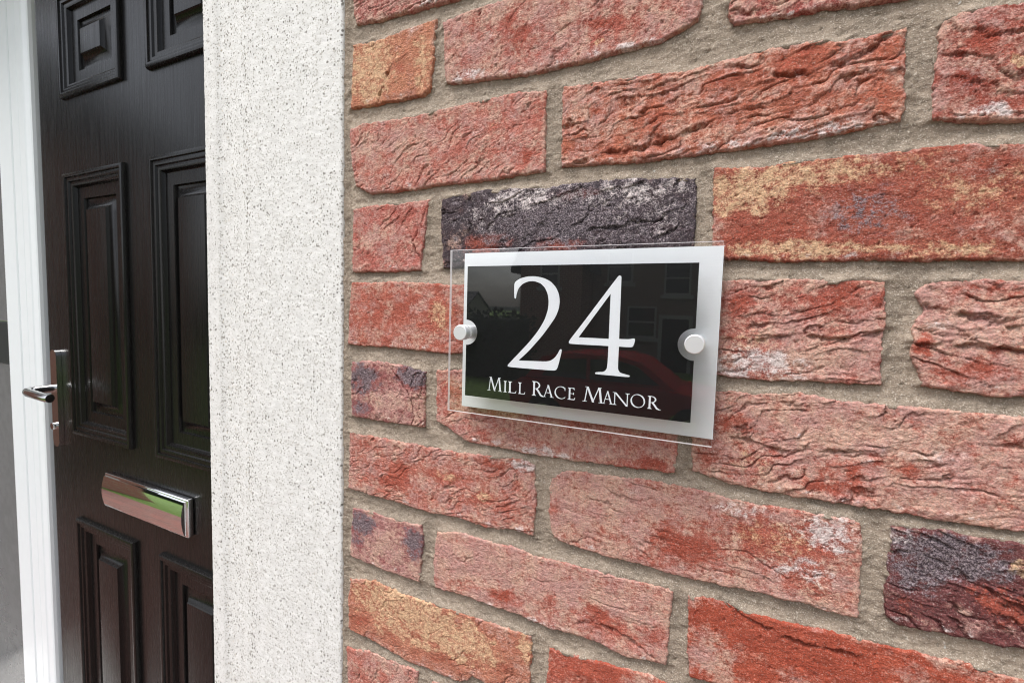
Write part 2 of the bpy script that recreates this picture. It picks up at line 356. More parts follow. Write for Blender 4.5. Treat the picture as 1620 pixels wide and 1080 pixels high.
TRACED = {
 'A1': [[-207.6,-6.8],[-172.7,-9.0],[-140.9,-5.6],[-112.3,-4.6],[-114.2,-41.8],[-115.8,-61.8],[-125.2,-66.7],[-139.9,-67.1],[-157.2,-66.5],[-182.0,-66.5],[-210.5,-65.6],[-209.0,-35.1]],
 'A2': [[-105.6,-9.3],[-81.6,-5.6],[-48.2,-5.3],[-40,-5],[40,-7],[105,-6],[105.3,-46.2],[103.0,-54.2],[93.1,-59.0],[78.7,-63.8],[62.2,-64.6],[49.5,-65.1],[23.5,-67.1],[-0.8,-67.1],[-19.4,-67.9],[-58.8,-64.6],[-75.8,-64.6],[-101.3,-60.6],[-103.2,-33.4]],
 'A3': [[119,-7],[200,-8],[330,-8],[331,-66],[270,-67],[206.7,-68.5],[193.4,-67.7],[173.3,-65.8],[141.4,-64.3],[124.7,-62.9],[121.3,-55.3]],
 'B1': [[-212.0,-84.4],[-193.6,-81.6],[-164.4,-82.9],[-127.0,-83.4],[-87.9,-81.3],[-60.7,-81.0],[-32.3,-79.7],[-6.5,-82.7],[-5.4,-114.1],[-5.4,-144.7],[-30.2,-145.8],[-56.5,-147.4],[-90.9,-147.0],[-138.6,-149.0],[-185.1,-148.1],[-204.4,-139.3],[-210.3,-107.4]],
 'B2': [[7.0,-82.6],[28.1,-84.0],[68.0,-84.9],[103.1,-87.2],[129.7,-84.7],[159.3,-82.6],[173.5,-83.7],[184.7,-86.8],[202.0,-85.8],[209.1,-85.6],[217.2,-85.0],[217.5,-105.7],[219.3,-131.9],[217.7,-137.8],[203.4,-139.4],[185.0,-142.1],[171.5,-143.0],[147.1,-143.9],[121.2,-144.5],[86.2,-145.6],[52.2,-145.0],[27.1,-143.8],[7.7,-142.7],[7.1,-112.5]],
 'B3': [[231.8,-85.2],[236.3,-83.2],[250.7,-82.7],[265.6,-84.0],[350,-83],[443,-83],[443,-142],[350,-143],[270.4,-145.7],[249.0,-143.3],[231.9,-140.2],[231.2,-119.5],[231.6,-98.2]],
 'C1': [[-206.7,-162.2],[-187.4,-159.3],[-140.6,-159.6],[-116.0,-158.6],[-118.5,-172.4],[-120.3,-189.2],[-123.5,-206.1],[-124.6,-222.0],[-165.0,-222.8],[-207.2,-222.5],[-207.4,-191.6]],
 'C2': [[-103.1,-158.5],[-86.1,-157.1],[-56.3,-154.7],[-47.8,-157.0],[-36.2,-155.4],[-4.9,-158.0],[20.1,-156.3],[53.6,-156.1],[102.4,-159.8],[106.6,-160.6],[108.5,-173.6],[108.6,-200.4],[108.4,-211.6],[65.9,-213.3],[6.8,-215.4],[-61.9,-218.4],[-100.5,-220.0],[-103.2,-189.9]],
 'C3': [[117.9,-155.4],[146.8,-157.1],[161.6,-155.1],[180.4,-156.0],[198.0,-155.3],[218.9,-155.9],[239.6,-154.5],[256.2,-155.5],[271.3,-157.4],[325,-159],[325,-217],[276.2,-220.5],[232.1,-219.7],[192.6,-218.9],[159.5,-219.1],[128.3,-216.4],[120.8,-215.8],[119.2,-200.8],[118.1,-174.4]],
 'D1': [[-208.8,-233.1],[-142.4,-231.8],[-90.2,-234.6],[-60,-233],[-8,-233],[-8,-290],[-60,-291],[-90.8,-296.4],[-156.5,-294.8],[-212.7,-295.0],[-212.0,-266.4]],
 'D2': [[8,-233],[60,-232],[129.9,-230.9],[148.1,-230.1],[171.4,-230.2],[193.4,-231.0],[209.8,-230.2],[216.7,-231.8],[219.1,-253.7],[217.9,-275.9],[219.1,-293.9],[199.5,-295.4],[181.0,-295.5],[158.0,-297.7],[129.6,-296.8],[60,-291],[8,-291]],
 'D3': [[233.2,-235.1],[240.4,-231.8],[251.1,-230.3],[276.4,-230.4],[350,-233],[443,-233],[443,-292],[350,-292],[281.4,-295.3],[266.5,-296.5],[255.8,-295.1],[238.5,-292.8],[235.9,-285.5],[232.1,-277.5],[231.2,-260.3],[235.4,-249.4],[231.7,-238.8]],
 'E1': [[-207.6,-311.9],[-171.8,-308.0],[-141.2,-310.6],[-117.3,-314.5],[-117.5,-339.3],[-117.0,-367.2],[-163.3,-367.9],[-207.3,-367.3],[-209.2,-336.4]],
 'E2': [[-105.4,-311.8],[-60,-307],[60,-307],[103.7,-306.9],[104.4,-347.3],[103.9,-370.2],[76.9,-371.7],[53.5,-372.4],[28.7,-374.2],[-6.1,-375.3],[-32.4,-374.1],[-69.9,-373.8],[-104.5,-359.0]],
 'E3': [[114.2,-307.2],[128.9,-307.0],[152.5,-306.7],[175.9,-303.4],[198.2,-305.9],[218.7,-306.0],[238.2,-305.6],[256.6,-305.7],[282.2,-305.7],[325,-311],[326,-368],[287.7,-370.5],[268.3,-371.5],[249.9,-371.9],[229.0,-371.5],[204.2,-372.0],[177.4,-372.6],[159.0,-372.4],[133.2,-370.3],[115.2,-365.9],[113.5,-349.1]],
 'F1': [[-209.8,-383.9],[-140.1,-384.4],[-76.8,-384.0],[-32.8,-380.8],[-18.0,-381.0],[-6.4,-383.9],[-4.7,-401.3],[-3.4,-420.4],[-5.5,-444.3],[-24.2,-443.3],[-50.0,-447.1],[-77.3,-445.3],[-111.2,-446.9],[-148.4,-445.0],[-184.2,-444.7],[-211.2,-442.9],[-211.3,-418.3]],
 'F2': [[8.4,-391.3],[21.6,-382.6],[36.2,-381.5],[60.7,-380.1],[83.7,-378.2],[117.6,-378.8],[149.2,-381.9],[166.6,-381.7],[191.5,-380.6],[207.3,-380.0],[214.9,-381.5],[216.8,-400.2],[217.1,-424.1],[217.7,-443.4],[195.5,-443.8],[188.8,-442.8],[177.7,-444.5],[164.7,-443.2],[137.3,-445.0],[104.1,-445.9],[80.3,-445.2],[53.1,-445.4],[25.6,-443.6],[12.4,-441.0],[8.0,-427.0],[7.8,-404.7]],
 'F3': [[230.2,-379.6],[241.3,-378.6],[257.9,-376.9],[272.0,-377.3],[288.2,-376.6],[350,-385],[443,-385],[443,-442],[350,-442],[292.9,-437.0],[271.7,-439.2],[249.2,-440.7],[236.3,-441.4],[231.0,-437.4],[229.1,-418.8],[229.6,-398.5]],
 'G1': [[-205.1,-461.6],[-181.6,-461.1],[-148.1,-462.6],[-118.9,-460.3],[-117.2,-477.2],[-119.6,-502.1],[-120.1,-517.8],[-155.2,-517.7],[-183.6,-516.3],[-209.1,-514.4],[-207.5,-487.6]],
 'G2': [[-102.4,-463.1],[-77.0,-457.7],[-58.6,-458.5],[-23.8,-457.7],[-2.6,-460.0],[35.7,-458.4],[71.0,-458.8],[95.7,-457.6],[107.0,-458.7],[106.2,-477.4],[105.0,-516.3],[90.4,-518.8],[73.7,-520.8],[56.2,-517.7],[38.0,-516.6],[11.4,-519.7],[-15.3,-516.8],[-43.6,-516.6],[-75.6,-516.3],[-103.4,-517.9],[-105.4,-491.4]],
 'G3': [[117.4,-458.4],[134.5,-455.1],[156.4,-458.9],[182.6,-458.4],[209.7,-456.6],[228.8,-455.8],[250.2,-455.1],[278.2,-453.0],[325,-459],[326,-516],[240,-516],[150,-516],[121.1,-520.1],[119.7,-509.8],[117.8,-481.9]],
 'H1': [[-209.0,-538.9],[-175.2,-531.2],[-141.0,-534.8],[-89.7,-533.5],[-43.1,-532.2],[-4.2,-531.2],[-3.1,-548.8],[-4.0,-573.1],[-8,-592],[-60,-590],[-73.6,-600.5],[-103.2,-600.6],[-132.2,-602.5],[-168.8,-597.2],[-210.5,-594.5],[-211.5,-563.7]],
 'H2': [[12.0,-536.1],[36.6,-534.3],[63.9,-531.7],[90.8,-528.7],[120,-533],[217,-533],[217,-592],[110,-592],[8,-591],[11.6,-555.8]],
 'I1': [[-214.0,-614.6],[-199.9,-613.1],[-182.8,-609.0],[-152.5,-608.7],[-121.5,-607.6],[-120,-662],[-165,-663],[-211,-664]],
 'Z1': [[-211,68],[-110,67],[-8,67],[-8,9],[-70,8],[-94.4,6.1],[-114.5,6.4],[-143.2,8.0],[-178.1,8.4],[-202.9,11.3],[-206.9,22.0]],
}
BLOBS = {
 'A1': [["cream",-186.1,-33.6,37.3,43.4,1.1],["cream",-124.4,-39.8,13.5,32.6,0.9],["deep",-156.1,-39.2,13.0,22.4,0.3]],
 'A2': [["deep",-32.1,-33.4,15.4,17.1,0.8],["deep",44.6,-48.1,20.5,15.7,0.6],["cream",33.1,-54.1,4.3,3.6,1.2],["white",-78.4,-59.0,27.3,5.2,0.9],["white",63.5,-64.0,26.0,4.4,0.8],["white",-9.2,-67.9,26.0,3.8,0.6]],
 'A3': [["deep",157.0,-61.9,20.3,11.6,0.4],["white",150.2,-64.1,20.7,3.1,0.5]],
 'B1': [["deep",-22.2,-132.1,5.5,7.0,1],["dust",-158.9,-106.5,49.4,17.2,0.5],["cream",-52.9,-104.1,4.7,4.1,0.7]],
 'B2': [["deep",159.2,-98.7,42.6,11.7,0.5],["white",188.3,-137.6,33.8,4.5,0.8],["white",117.5,-141.1,34.0,3.8,0.7],["dust",27.8,-101.4,21.6,14.0,0.5],["cream",87.5,-112.9,24.7,8.7,0.25]],
 'B3': [["cream",266.0,-113.9,3.7,4.0,1.3],["white",257.2,-137.8,9.7,4.8,1.2],["deep",251.7,-99.4,12.8,10.1,0.7],["burn",248.2,-122.2,15.6,10.3,0.25]],
 'C1': [["deep",-165.6,-175.4,22.3,8.8,0.4],["dust",-173.1,-186.9,30.0,14.9,0.5]],
 'C2': [["burn",15.7,-175.7,115.8,38.9,0.7],["deep",20.4,-164.9,27.1,4.8,1.0],["deep",-56.2,-201.5,23.8,11.7,1.2],["deep",11.6,-203.7,25.4,6.9,1.1],["white",-22.3,-164.1,40.2,12.1,0.9],["white",63.8,-167.5,51.4,11.9,0.8],["white",-62.9,-181.0,29.8,15.9,0.5],["white",82.7,-189.0,25.4,13.5,0.5],["dust",-81.5,-190.9,25.0,16.3,0.4]],
 'C3': [["cream",140.3,-171.5,32.2,18.6,1.3],["cream",190.0,-164.3,50.9,11.5,0.9],["deep",147.6,-202.8,28.4,11.6,0.7],["burn",204.4,-190.0,24.1,18.9,0.5],["cream",166.1,-211.6,52.0,8.1,1.1],["cream",252.6,-180.9,28.1,15.7,0.75],["deep",227.5,-178.8,14.2,7.3,0.4],["cream",244.1,-213.8,34.1,6.5,0.9],["burn",257.1,-171.0,10.3,6.9,0.3]],
 'D1': [["cream",-103.0,-260.1,16.1,17.1,0.9],["deep",-172.3,-265.1,30.3,15.3,0.3]],
 'D2': [["white",152.5,-286.3,30.2,12.7,1.2],["deep",191.9,-243.5,19.1,11.0,0.9],["deep",214.5,-239.3,3.7,9.5,0.8],["deep",138.9,-246.6,10.5,17.0,0.5],["dust",170.2,-278.7,39.9,14.4,0.5],["cream",148.0,-273.8,21.8,8.5,0.6]],
 'D3': [["deep",236.9,-270.5,4.6,11.1,1.2],["deep",262.0,-237.0,17.9,6.3,0.6],["deep",257.5,-283.7,15.8,7.2,0.5],["white",244.5,-257.2,11.0,2.9,0.7],["cream",272.2,-268.3,10.1,4.9,0.5],["dust",252.6,-255.0,23.6,14.4,0.5]],
 'E1': [["burn",-130.1,-319.8,19.9,11.9,1.3],["burn",-191.7,-325.2,24.0,16.5,1.1],["burn",-195.6,-357.5,13.1,9.0,0.9],["dust",-155.8,-346.6,29.8,15.4,0.6]],
 'E2': [["white",1.6,-371.4,29.4,6.3,0.9],["deep",82.3,-367.4,26.4,6.7,0.8],["cream",-94.8,-331.0,9.4,10.4,0.4],["dust",22.8,-359.7,93.4,10.2,0.3]],
 'E3': [["deep",195.9,-358.0,19.4,11.5,0.9],["deep",135.7,-329.2,15.4,8.8,0.9],["deep",230.1,-343.7,14.6,5.4,0.6],["deep",220.6,-339.5,4.9,5.5,0.7],["deep",278.8,-320.8,7.5,7.1,0.7],["deep",249.1,-321.5,11.0,5.9,0.4],["dust",207.4,-331.6,71.4,19.9,0.4],["deep",123.3,-360.3,6.1,11.3,0.5],["cream",152.6,-353.0,21.9,13.0,0.5],["white",238.5,-334.6,33.1,15.2,0.4]],
 'F1': [["deep",-151.0,-421.6,19.6,11.3,1.1],["cream",-53.3,-419.3,10.0,6.8,1.1],["cream",-93.0,-409.6,20.1,5.9,0.8],["white",-17.9,-384.8,17.0,4.9,1.3],["deep",-38.6,-389.5,14.9,5.5,0.8],["white",-13.1,-440.1,9.2,4.4,0.7]],
 'F2': [["deep",113.9,-422.7,28.6,15.9,1.0],["cream",170.4,-401.8,44.1,23.8,0.6],["white",198.1,-392.9,21.0,14.9,1.1],["white",146.8,-387.3,26.0,7.1,0.7],["deep",159.4,-404.5,11.8,12.3,0.9],["deep",185.0,-404.6,17.0,5.1,0.7],["white",186.1,-421.6,23.5,10.2,0.9],["dust",50.4,-405.7,37.9,20.2,0.5],["deep",35.1,-403.8,10.2,15.4,0.4],["cream",193.6,-430.2,19.9,10.1,0.5]],
 'F3': [["burn",257.0,-392.1,29.2,15.9,1.3],["burn",243.9,-411.3,17.0,11.7,0.6],["cream",287.3,-391.4,4.5,5.4,2.4],["deep",283.2,-413.0,15.0,10.2,1.2],["deep",242.0,-427.8,11.6,9.8,0.5],["dust",242.2,-429.8,14.4,11.8,0.35],["white",235.9,-383.8,8.8,5.4,0.6]],
 'G1': [["burn",-194.8,-474.6,21.4,11.9,1.3],["burn",-127.4,-481.0,14.6,15.6,1.0],["deep",-207.6,-479.5,6.9,6.7,0.7],["burn",-198.9,-495.6,11.8,8.0,0.7],["dust",-161.8,-496.1,30.8,19.4,0.4]],
 'G2': [["deep",-32.2,-501.5,13.2,9.1,1.0],["deep",59.4,-498.3,42.2,13.4,0.7],["dust",-67.7,-483.7,37.8,23.6,0.9],["deep",26.6,-455.5,30.6,4.2,0.9],["dust",11.0,-478.7,75.5,16.2,0.4],["white",12.4,-516.6,21.6,5.5,0.4]],
 'G3': [["deep",181.8,-468.9,52.6,17.4,0.8],["dust",132.6,-495.5,12.1,18.8,0.6]],
 'H1': [["cream",-137.6,-550.6,77.6,35.5,1.3],["cream",-72.6,-560.2,50.8,19.4,1.1],["deep",-198.3,-583.6,11.9,20.6,0.6],["cream",-7.9,-543.2,8.1,13.5,1.3],["deep",-122.2,-568.0,42.7,8.9,0.4]],
 'H2': [["deep",50.9,-538.2,34.1,10.5,0.7]],
 'I1': [["dust",-160.5,-614.4,31.3,13.4,0.5]],
 'Z1': [["white",-175.2,10.6,29.2,4.5,0.4]],
}

# ------------------------------------------------------------------ brick wall
def seg_dist(px, pz, poly):
    """signed distance in mm, positive inside"""
    d2 = np.full(px.shape, 1e9); ins = np.zeros(px.shape, bool); n = len(poly)
    for i in range(n):
        ax, az = poly[i]; bx, bz = poly[(i + 1) % n]
        ex, ez = bx - ax, bz - az; wx, wz = px - ax, pz - az
        t = np.clip((wx * ex + wz * ez) / max(ex * ex + ez * ez, 1e-9), 0, 1)
        d2 = np.minimum(d2, (wx - ex * t) ** 2 + (wz - ez * t) ** 2)
        if az != bz:
            c = ((az > pz) != (bz > pz)) & (px < (bx - ax) * (pz - az) / (bz - az) + ax); ins ^= c
    d = np.sqrt(d2); return np.where(ins, d, -d)

# per brick: base colour, crease strength, crease direction (deg), wavelength mm, dust, bow, seed
DEF = dict(c=(0.45, 0.135, 0.095), cr=0.8, an=8, wl=9, du=0.45, bow=0.6, dp=1.0)
STYLE = {
 'A1': dict(c=(0.54, 0.23, 0.14), cr=0.5, an=55, wl=13, du=0.35), 'A2': dict(c=(0.43, 0.125, 0.095), cr=0.8, an=35, wl=14, du=0.72),
 'A3': dict(c=(0.36, 0.09, 0.075), cr=1.3, an=25, wl=8, du=0.6), 'B1': dict(c=(0.50, 0.165, 0.125), cr=1.0, an=38, wl=10, du=0.5),
 'B2': dict(c=(0.46, 0.145, 0.09), cr=1.6, an=14, wl=8.5, du=0.42), 'B3': dict(c=(0.36, 0.085, 0.06), cr=1.1, an=-20, wl=14, du=0.55),
 'C1': dict(c=(0.49, 0.15, 0.12), cr=0.8, an=65, wl=14, du=0.4), 'C2': dict(c=(0.075, 0.058, 0.068), cr=1.5, an=20, wl=15, du=0.12, dp=0.0),
 'C3': dict(c=(0.38, 0.11, 0.075), cr=0.35, an=10, wl=16, du=0.4), 'D1': dict(c=(0.46, 0.13, 0.09), cr=0.4, an=5, wl=12, du=0.45),
 'D2': dict(c=(0.42, 0.125, 0.095), cr=1.3, an=10, wl=9, du=0.62), 'D3': dict(c=(0.43, 0.12, 0.085), cr=1.4, an=-8, wl=13, du=0.72),
 'E1': dict(c=(0.34, 0.125, 0.12), cr=1.0, an=60, wl=12, du=0.45), 'E2': dict(c=(0.46, 0.13, 0.10), cr=0.8, an=25, wl=11, du=0.6),
 'E3': dict(c=(0.43, 0.12, 0.085), cr=1.4, an=18, wl=9, du=0.78), 'F1': dict(c=(0.47, 0.145, 0.105), cr=1.1, an=22, wl=8, du=0.55),
 'F2': dict(c=(0.43, 0.125, 0.09), cr=0.8, an=-12, wl=11, du=0.75), 'F3': dict(c=(0.17, 0.060, 0.060), cr=1.4, an=-22, wl=8, du=0.12, dp=0.3),
 'G1': dict(c=(0.35, 0.13, 0.13), cr=0.6, an=-50, wl=14, du=0.6), 'G2': dict(c=(0.46, 0.14, 0.105), cr=0.6, an=8, wl=12, du=0.72),
 'G3': dict(c=(0.43, 0.095, 0.055), cr=0.35, an=-12, wl=18, du=0.28), 'H1': dict(c=(0.50, 0.20, 0.13), cr=0.8, an=35, wl=10, du=0.35),
 'H2': dict(c=(0.46, 0.11, 0.07), cr=0.5, an=-20, wl=14, du=0.35), 'I1': dict(c=(0.50, 0.17, 0.13), cr=0.8, an=70, wl=14, du=0.45),
 'Z1': dict(c=(0.40, 0.12, 0.10), cr=1.6, an=20, wl=8, du=0.5),
}
# hand-placed fissures (mm on the wall): points, depth
CRACKS = {
 'A1': [[(-157, -30), (-165, -42), (-172, -55), (-175, -61)]],
 'C2': [[(-75, -158), (-72, -168), (-78, -176), (-72, -184), (-74, -195)]],
 'G3': [[(137, -455), (152, -462), (166, -466), (190, -470), (215, -467)]],
 'F3': [[(231, -395), (252, -396), (270, -403), (292, -415)]],
 'B2': [[(20, -142), (45, -136), (70, -137), (95, -131), (120, -122), (140, -120)], [(150, -100), (175, -104), (198, -96), (212, -86)]],
 'D2': [[(120, -270), (145, -272), (170, -266), (200, -268), (217, -262)]],
 'D3': [[(236, -246), (258, -252), (280, -258), (310, -257)], [(236, -268), (262, -268), (300, -271)]],
 'E3': [[(116, -336), (140, -338), (170, -343), (205, -338)]],
 'G2': [[(38, -505), (58, -501), (76, -505), (96, -514)]],
 'C1': [[(-132, -170), (-128, -185), (-134, -198), (-126, -212)]],
 'E1': [[(-150, -322), (-138, -335), (-132, -350)]],
 'I1': [[(-196, -618), (-190, -630), (-197, -642), (-192, -655)]],
}

def brick_mesh(key, poly, style, res, seed, origin):
    P = np.array(poly, float); m = 3.0
    x0, z0 = P.min(0) - m; x1, z1 = P.max(0) + m
    nx = int((x1 - x0) / res) + 2; nz = int((z1 - z0) / res) + 2
    x, z = np.meshgrid(np.linspace(x0, x1, nx), np.linspace(z0, z1, nz))
    cx, cz = P.mean(0)
    # ragged outline
    jx = 1.5 * fbm(x / 9, z / 9, seed + 3, 4, .6); jz = 1.5 * fbm(x / 9 + 40, z / 9, seed + 4, 4, .6)
    d = seg_dist(x + jx, z + jz, poly) + 0.7 * fbm(x / 2.8, z / 2.8, seed + 5, 3) - 0.1
    a = math.radians(style['an']); ca, sa = math.cos(a), math.sin(a)
    wx = x + 16 * fbm(x / 55, z / 34, seed + 7, 3); wz = z + 11 * fbm(x / 60, z / 30, seed + 8, 3)
    s = (wx - cx) * ca + (wz - cz) * sa; q = -(wx - cx) * sa + (wz - cz) * ca
    h = 0.9 * style['bow'] * fbm(x / 40, z / 28, seed + 9, 2)
    # overlapping folds left by throwing the clay: broken saw-tooth lips
    lip = 0; cut = 0
    reg = 0.15 + 0.85 * sst(-0.30, 0.30, fbm(x / 48, z / 26, seed + 10, 3) + 0.28 * (style['cr'] - 0.9))
    for k, (wl, amp) in enumerate(((style['wl'] * 0.95, 1.15), (style['wl'] * 0.42, 0.26))):
        ph = q / wl + 0.70 * fbm(s / (wl * 3.0), q / (wl * 1.3), seed + 11 + k, 3) + 0.20 * fbm(x / 5.0, z / 3.6, seed + 13 + k, 5, 0.8)
        row = np.floor(ph); fr = ph - row
        gate = fbm(s / (wl * 2.6) + row * 7.31, row * 3.7 + q / (wl * 4), seed + 17 + k, 3)
        gate = sst(-0.12, 0.30, gate + 0.16 * (style['cr'] - 1)) * reg
        saw = np.where(fr < 0.05, fr / 0.05, (1 - (fr - 0.05) / 0.95) ** 2.2)
        w_ = 0.62 / wl
        under = np.exp(-((fr - 1 + w_) / w_) ** 2) + np.exp(-((fr + w_ * .3) / w_) ** 2)
        lip = lip + amp * gate * saw; cut = cut + amp * gate * under
    lip = lip * style['cr'] * 0.72
    h = h + lip - 1.45 * cut * min(style['cr'], 1.2)
    # lumps, pits and sand grain
    h = h + 0.42 * fbm(x / 11, z / 8, seed + 21, 4, 0.6) + 0.28 * fbm(x / 3.4, z / 2.6, seed + 22, 3) + 0.20 * fbm(x / 1.3, z / 1.3, seed + 23, 2)
    pit = fbm(x / 4.5, z / 4.5, seed + 24, 2); h = h - 0.9 * sst(0.55, 0.8, pit)
    # rolled ragged lip along the bottom edge
    bot = P[:, 1].min(); tb = (z - bot)
    h = h + 0.5 * style['cr'] * np.exp(-((tb - 5 - 3 * fbm(x / 14, z * 0, seed + 25, 3)) / 2.0) ** 2) * sst(-0.2, 0.3, fbm(x / 20, z * 0 + 3, seed + 26, 2))
    for line in CRACKS.get(key, []):
        dd = np.full(x.shape, 1e9); jj = 2.6 * fbm(x / 6, z / 6, seed + 28, 4, .65); kk = 2.6 * fbm(x / 6 + 9, z / 6, seed + 29, 4, .65)
        tt = np.zeros(x.shape)
        for (ax, az), (bx, bz) in zip(line, line[1:]):
            ex, ez = bx - ax, bz - az; px, pz = x + jj - ax, z + kk - az
            t = np.clip((px * ex + pz * ez) / (ex * ex + ez * ez), 0, 1); dist = np.hypot(px - ex * t, pz - ez * t)
            sd = (px * ez - pz * ex) / math.hypot(ex, ez)
            tt = np.where(dist < dd, sd, tt); dd = np.minimum(dd, dist)
        wgt = sst(-0.45, 0.4, fbm(x / 14, z / 14, seed + 30, 3))
        h = h - 3.4 * wgt * np.exp(-(dd / (0.45 + 0.8 * wgt)) ** 2) + 1.0 * wgt * np.exp(-(dd / 5.0) ** 2) * np.sign(tt) * np.sign(-(line[-1][0] - line[0][0]) + 1e-6) * (dd > 0.6)
    # rounded arris, then down into the joint
    Rr = 1.7 + 1.0 * fbm(x / 12, z / 12, seed + 31, 2)
    e = np.clip(d / Rr, 0, 1)
    h = h * sst(0, 1.4, e + 0.35) - Rr * 0.75 * (1 - np.sqrt(np.clip(1 - (1 - e) ** 2, 0, 1)))
    h = np.where(d < 0, np.maximum(h + d * 9.0, -16.0), h)
    keep = d > -2.4
    # pigments
    lo = fbm(x / 22, z / 16, seed + 41, 4); lo2 = fbm(x / 12, z / 8, seed + 42, 4)
    lo3 = fbm(x / 6, z / 5, seed + 43, 3)
    lipn = np.clip(lip / 1.2, 0, 1.3)
    dust = style['du'] + 0.04 * style['dp'] + 0.50 * lo + 0.22 * (lipn - 0.3) + 0.2 * np.exp(-np.clip(d, 0, 99) / 4.0)
    deep = 0.6 * style['dp'] * sst(0.05, 0.7, -lo)
    at = dict(dust=dust, cream=np.zeros_like(x) + 0.12 * sst(0.2, 0.7, lo2), burn=np.zeros_like(x), deep=deep, white=0.75 * sst(0.40, 1.0, lipn) * sst(-.1, .5, lo2) + 0.65 * np.exp(-((tb - 5) / 3.0) ** 2) * sst(-.1, .4, lo2) + 0.45 * sst(0.25, 0.75, fbm(x / 30, z / 18, seed + 46, 4)))
    for nm, bx, bz, rx, rz, am in BLOBS.get(key, []):
        r = np.sqrt(((x - bx + 0.45 * rx * lo2 + 2.5 * pn(x / 5, z / 5, seed + 44)) / rx) ** 2 + ((z - bz + 0.55 * rz * lo + 2.5 * pn(x / 5, z / 5, seed + 45)) / rz) ** 2)
        w = am * (1 - sst(0.1, 1.45, r)) * (1 + 0.5 * lo3)
        at[nm] = at[nm] + w
        if nm in ('deep', 'burn', 'cream') and am > 0:
            at['dust'] = at['dust'] - 0.75 * w
    at['burn'] = at['burn'] * 1.0
    for k2 in at: at[k2] = np.clip(at[k2], 0, 1.4)
    ox, oz = origin
    return grid_mesh('brick', (x - ox) / 1000, -h / 1000, (z - oz) / 1000, keep, True, at)

wall = empty('brick_wall', (0.0, 0.0, 0.0))
tag(wall, 'red and pink handmade brick wall with sandy mortar behind the house number sign', 'wall')

ROWS = 'ABCDEFGHI'
slots = []
rnd = random.Random(5)
for i in range(-4, 12):
    full = (i % 2 == 1)
    left = -211; j = 0.0 if full else -112.5
    k = 0
    while left < 640:
        r = j + 225 * k; a = left + (1 if k == 0 else 7); b = r - 7
        nm = (ROWS[i] if 0 <= i < len(ROWS) else ('Z' if i == -1 else '#')) + str(k + 1)
        slots.append((nm, i, a, b)); left = r; k += 1
all_polys = []; n_seed = 100
for nm, i, a, b in slots:
    n_seed += 57
    if nm in TRACED:
        poly = [tuple(p) for p in TRACED[nm]]; st = dict(DEF, **STYLE.get(nm, {})); res = 0.62
    else:
        t = -75 * i - 8; jt = lambda: rnd.uniform(-1.5, 1.5)
        poly = [(a + jt(), t + jt()), ((a + b) / 2, t + jt()), (b + jt(), t + jt()), (b + jt(), t - 59 + jt()), ((a + b) / 2, t - 59 + jt()), (a + jt(), t - 59 + jt())]
        st = dict(DEF); u = rnd.random()
        st.update(c=[(0.45, 0.135, 0.095), (0.40, 0.11, 0.08), (0.50, 0.18, 0.12), (0.36, 0.09, 0.07), (0.46, 0.11, 0.07)][rnd.randrange(5)], cr=rnd.uniform(0.4, 1.4), an=rnd.uniform(-25, 40), wl=rnd.uniform(8, 15), du=rnd.uniform(0.3, 0.75))
        res = 2.4
        if u < 0.15: BLOBS[nm + str(i)] = [['burn', (a + b) / 2, t - 25, 90, 30, 1.1]]
        elif u < 0.3: BLOBS[nm + str(i)] = [['cream', (a + b) / 2, t - 25, 70, 28, 0.9]]
        nm = nm + str(i)
    P = np.array(poly); ori = (float(P[:, 0].mean()), float(P[:, 1].mean()))
    o = link('brick', brick_mesh(nm, poly, st, res, n_seed, ori), BRICK)
    o.color = (*st['c'], 1.0)
    o.location = (ori[0] / 1000, 0.0, ori[1] / 1000 + ZO); o.parent = wall
    all_polys.append(poly)

# mortar: one sandy sheet set back in the joints
def mortar_mesh(x0, x1, z0, z1, res):
    nx = int((x1 - x0) / res) + 2; nz = int((z1 - z0) / res) + 2
    x, z = np.meshgrid(np.linspace(x0, x1, nx), np.linspace(z0, z1, nz))
    D = np.full(x.shape, -1e3)
    for poly in all_polys:
        P = np.array(poly); a0, b0 = P.min(0) - 16; a1, b1 = P.max(0) + 16
        i0 = max(0, int((a0 - x0) / res)); i1 = min(nx, int((a1 - x0) / res) + 2); j0 = max(0, int((b0 - z0) / res)); j1 = min(nz, int((b1 - z0) / res) + 2)
        if i1 <= i0 or j1 <= j0: continue
        sl = (slice(j0, j1), slice(i0, i1)); D[sl] = np.maximum(D[sl], seg_dist(x[sl], z[sl], poly))
    out = np.clip(-D, 0, 8)
    h = -2.1 - 1.0 * sst(0, 6, out) + 2.6 * (1 - sst(-219, -209, x + 3 * fbm(x / 9, z / 14, 15, 3))) + 1.1 * fbm(x / 30, z / 18, 3, 3) + 0.55 * fbm(x / 7, z / 4.5, 5, 3) + 0.42 * fbm(x / 2.2, z / 1.8, 7, 3) - 1.0 * sst(0.55, 0.8, fbm(x / 3.6, z / 3.0, 9, 2))
    # trowel drags and smears that lap onto brick edges
    h = h + 1.7 * sst(0.15, 0.6, fbm(x / 18, z / 9, 12, 3)) * np.exp(-out / 4)
    gz = np.gradient(D, axis=0) / res            # +1 just under a brick, -1 just above one: struck joint, cut back at its top
    h = h - 2.0 * sst(0.1, 0.9, gz) * np.exp(-out / 3.0) + 0.7 * sst(0.1, 0.9, -gz) * np.exp(-out / 3.0)
    h = np.where(D > 2.5, np.maximum(h - (D - 2.5) * 3, -14), h)
    return grid_mesh('mortar', x / 1000, -h / 1000, z / 1000 + ZO, D < 5.5)
mo = link('mortar', mortar_mesh(-222, 300, -670, 96, 0.95), MORTAR); place(mo, wall)

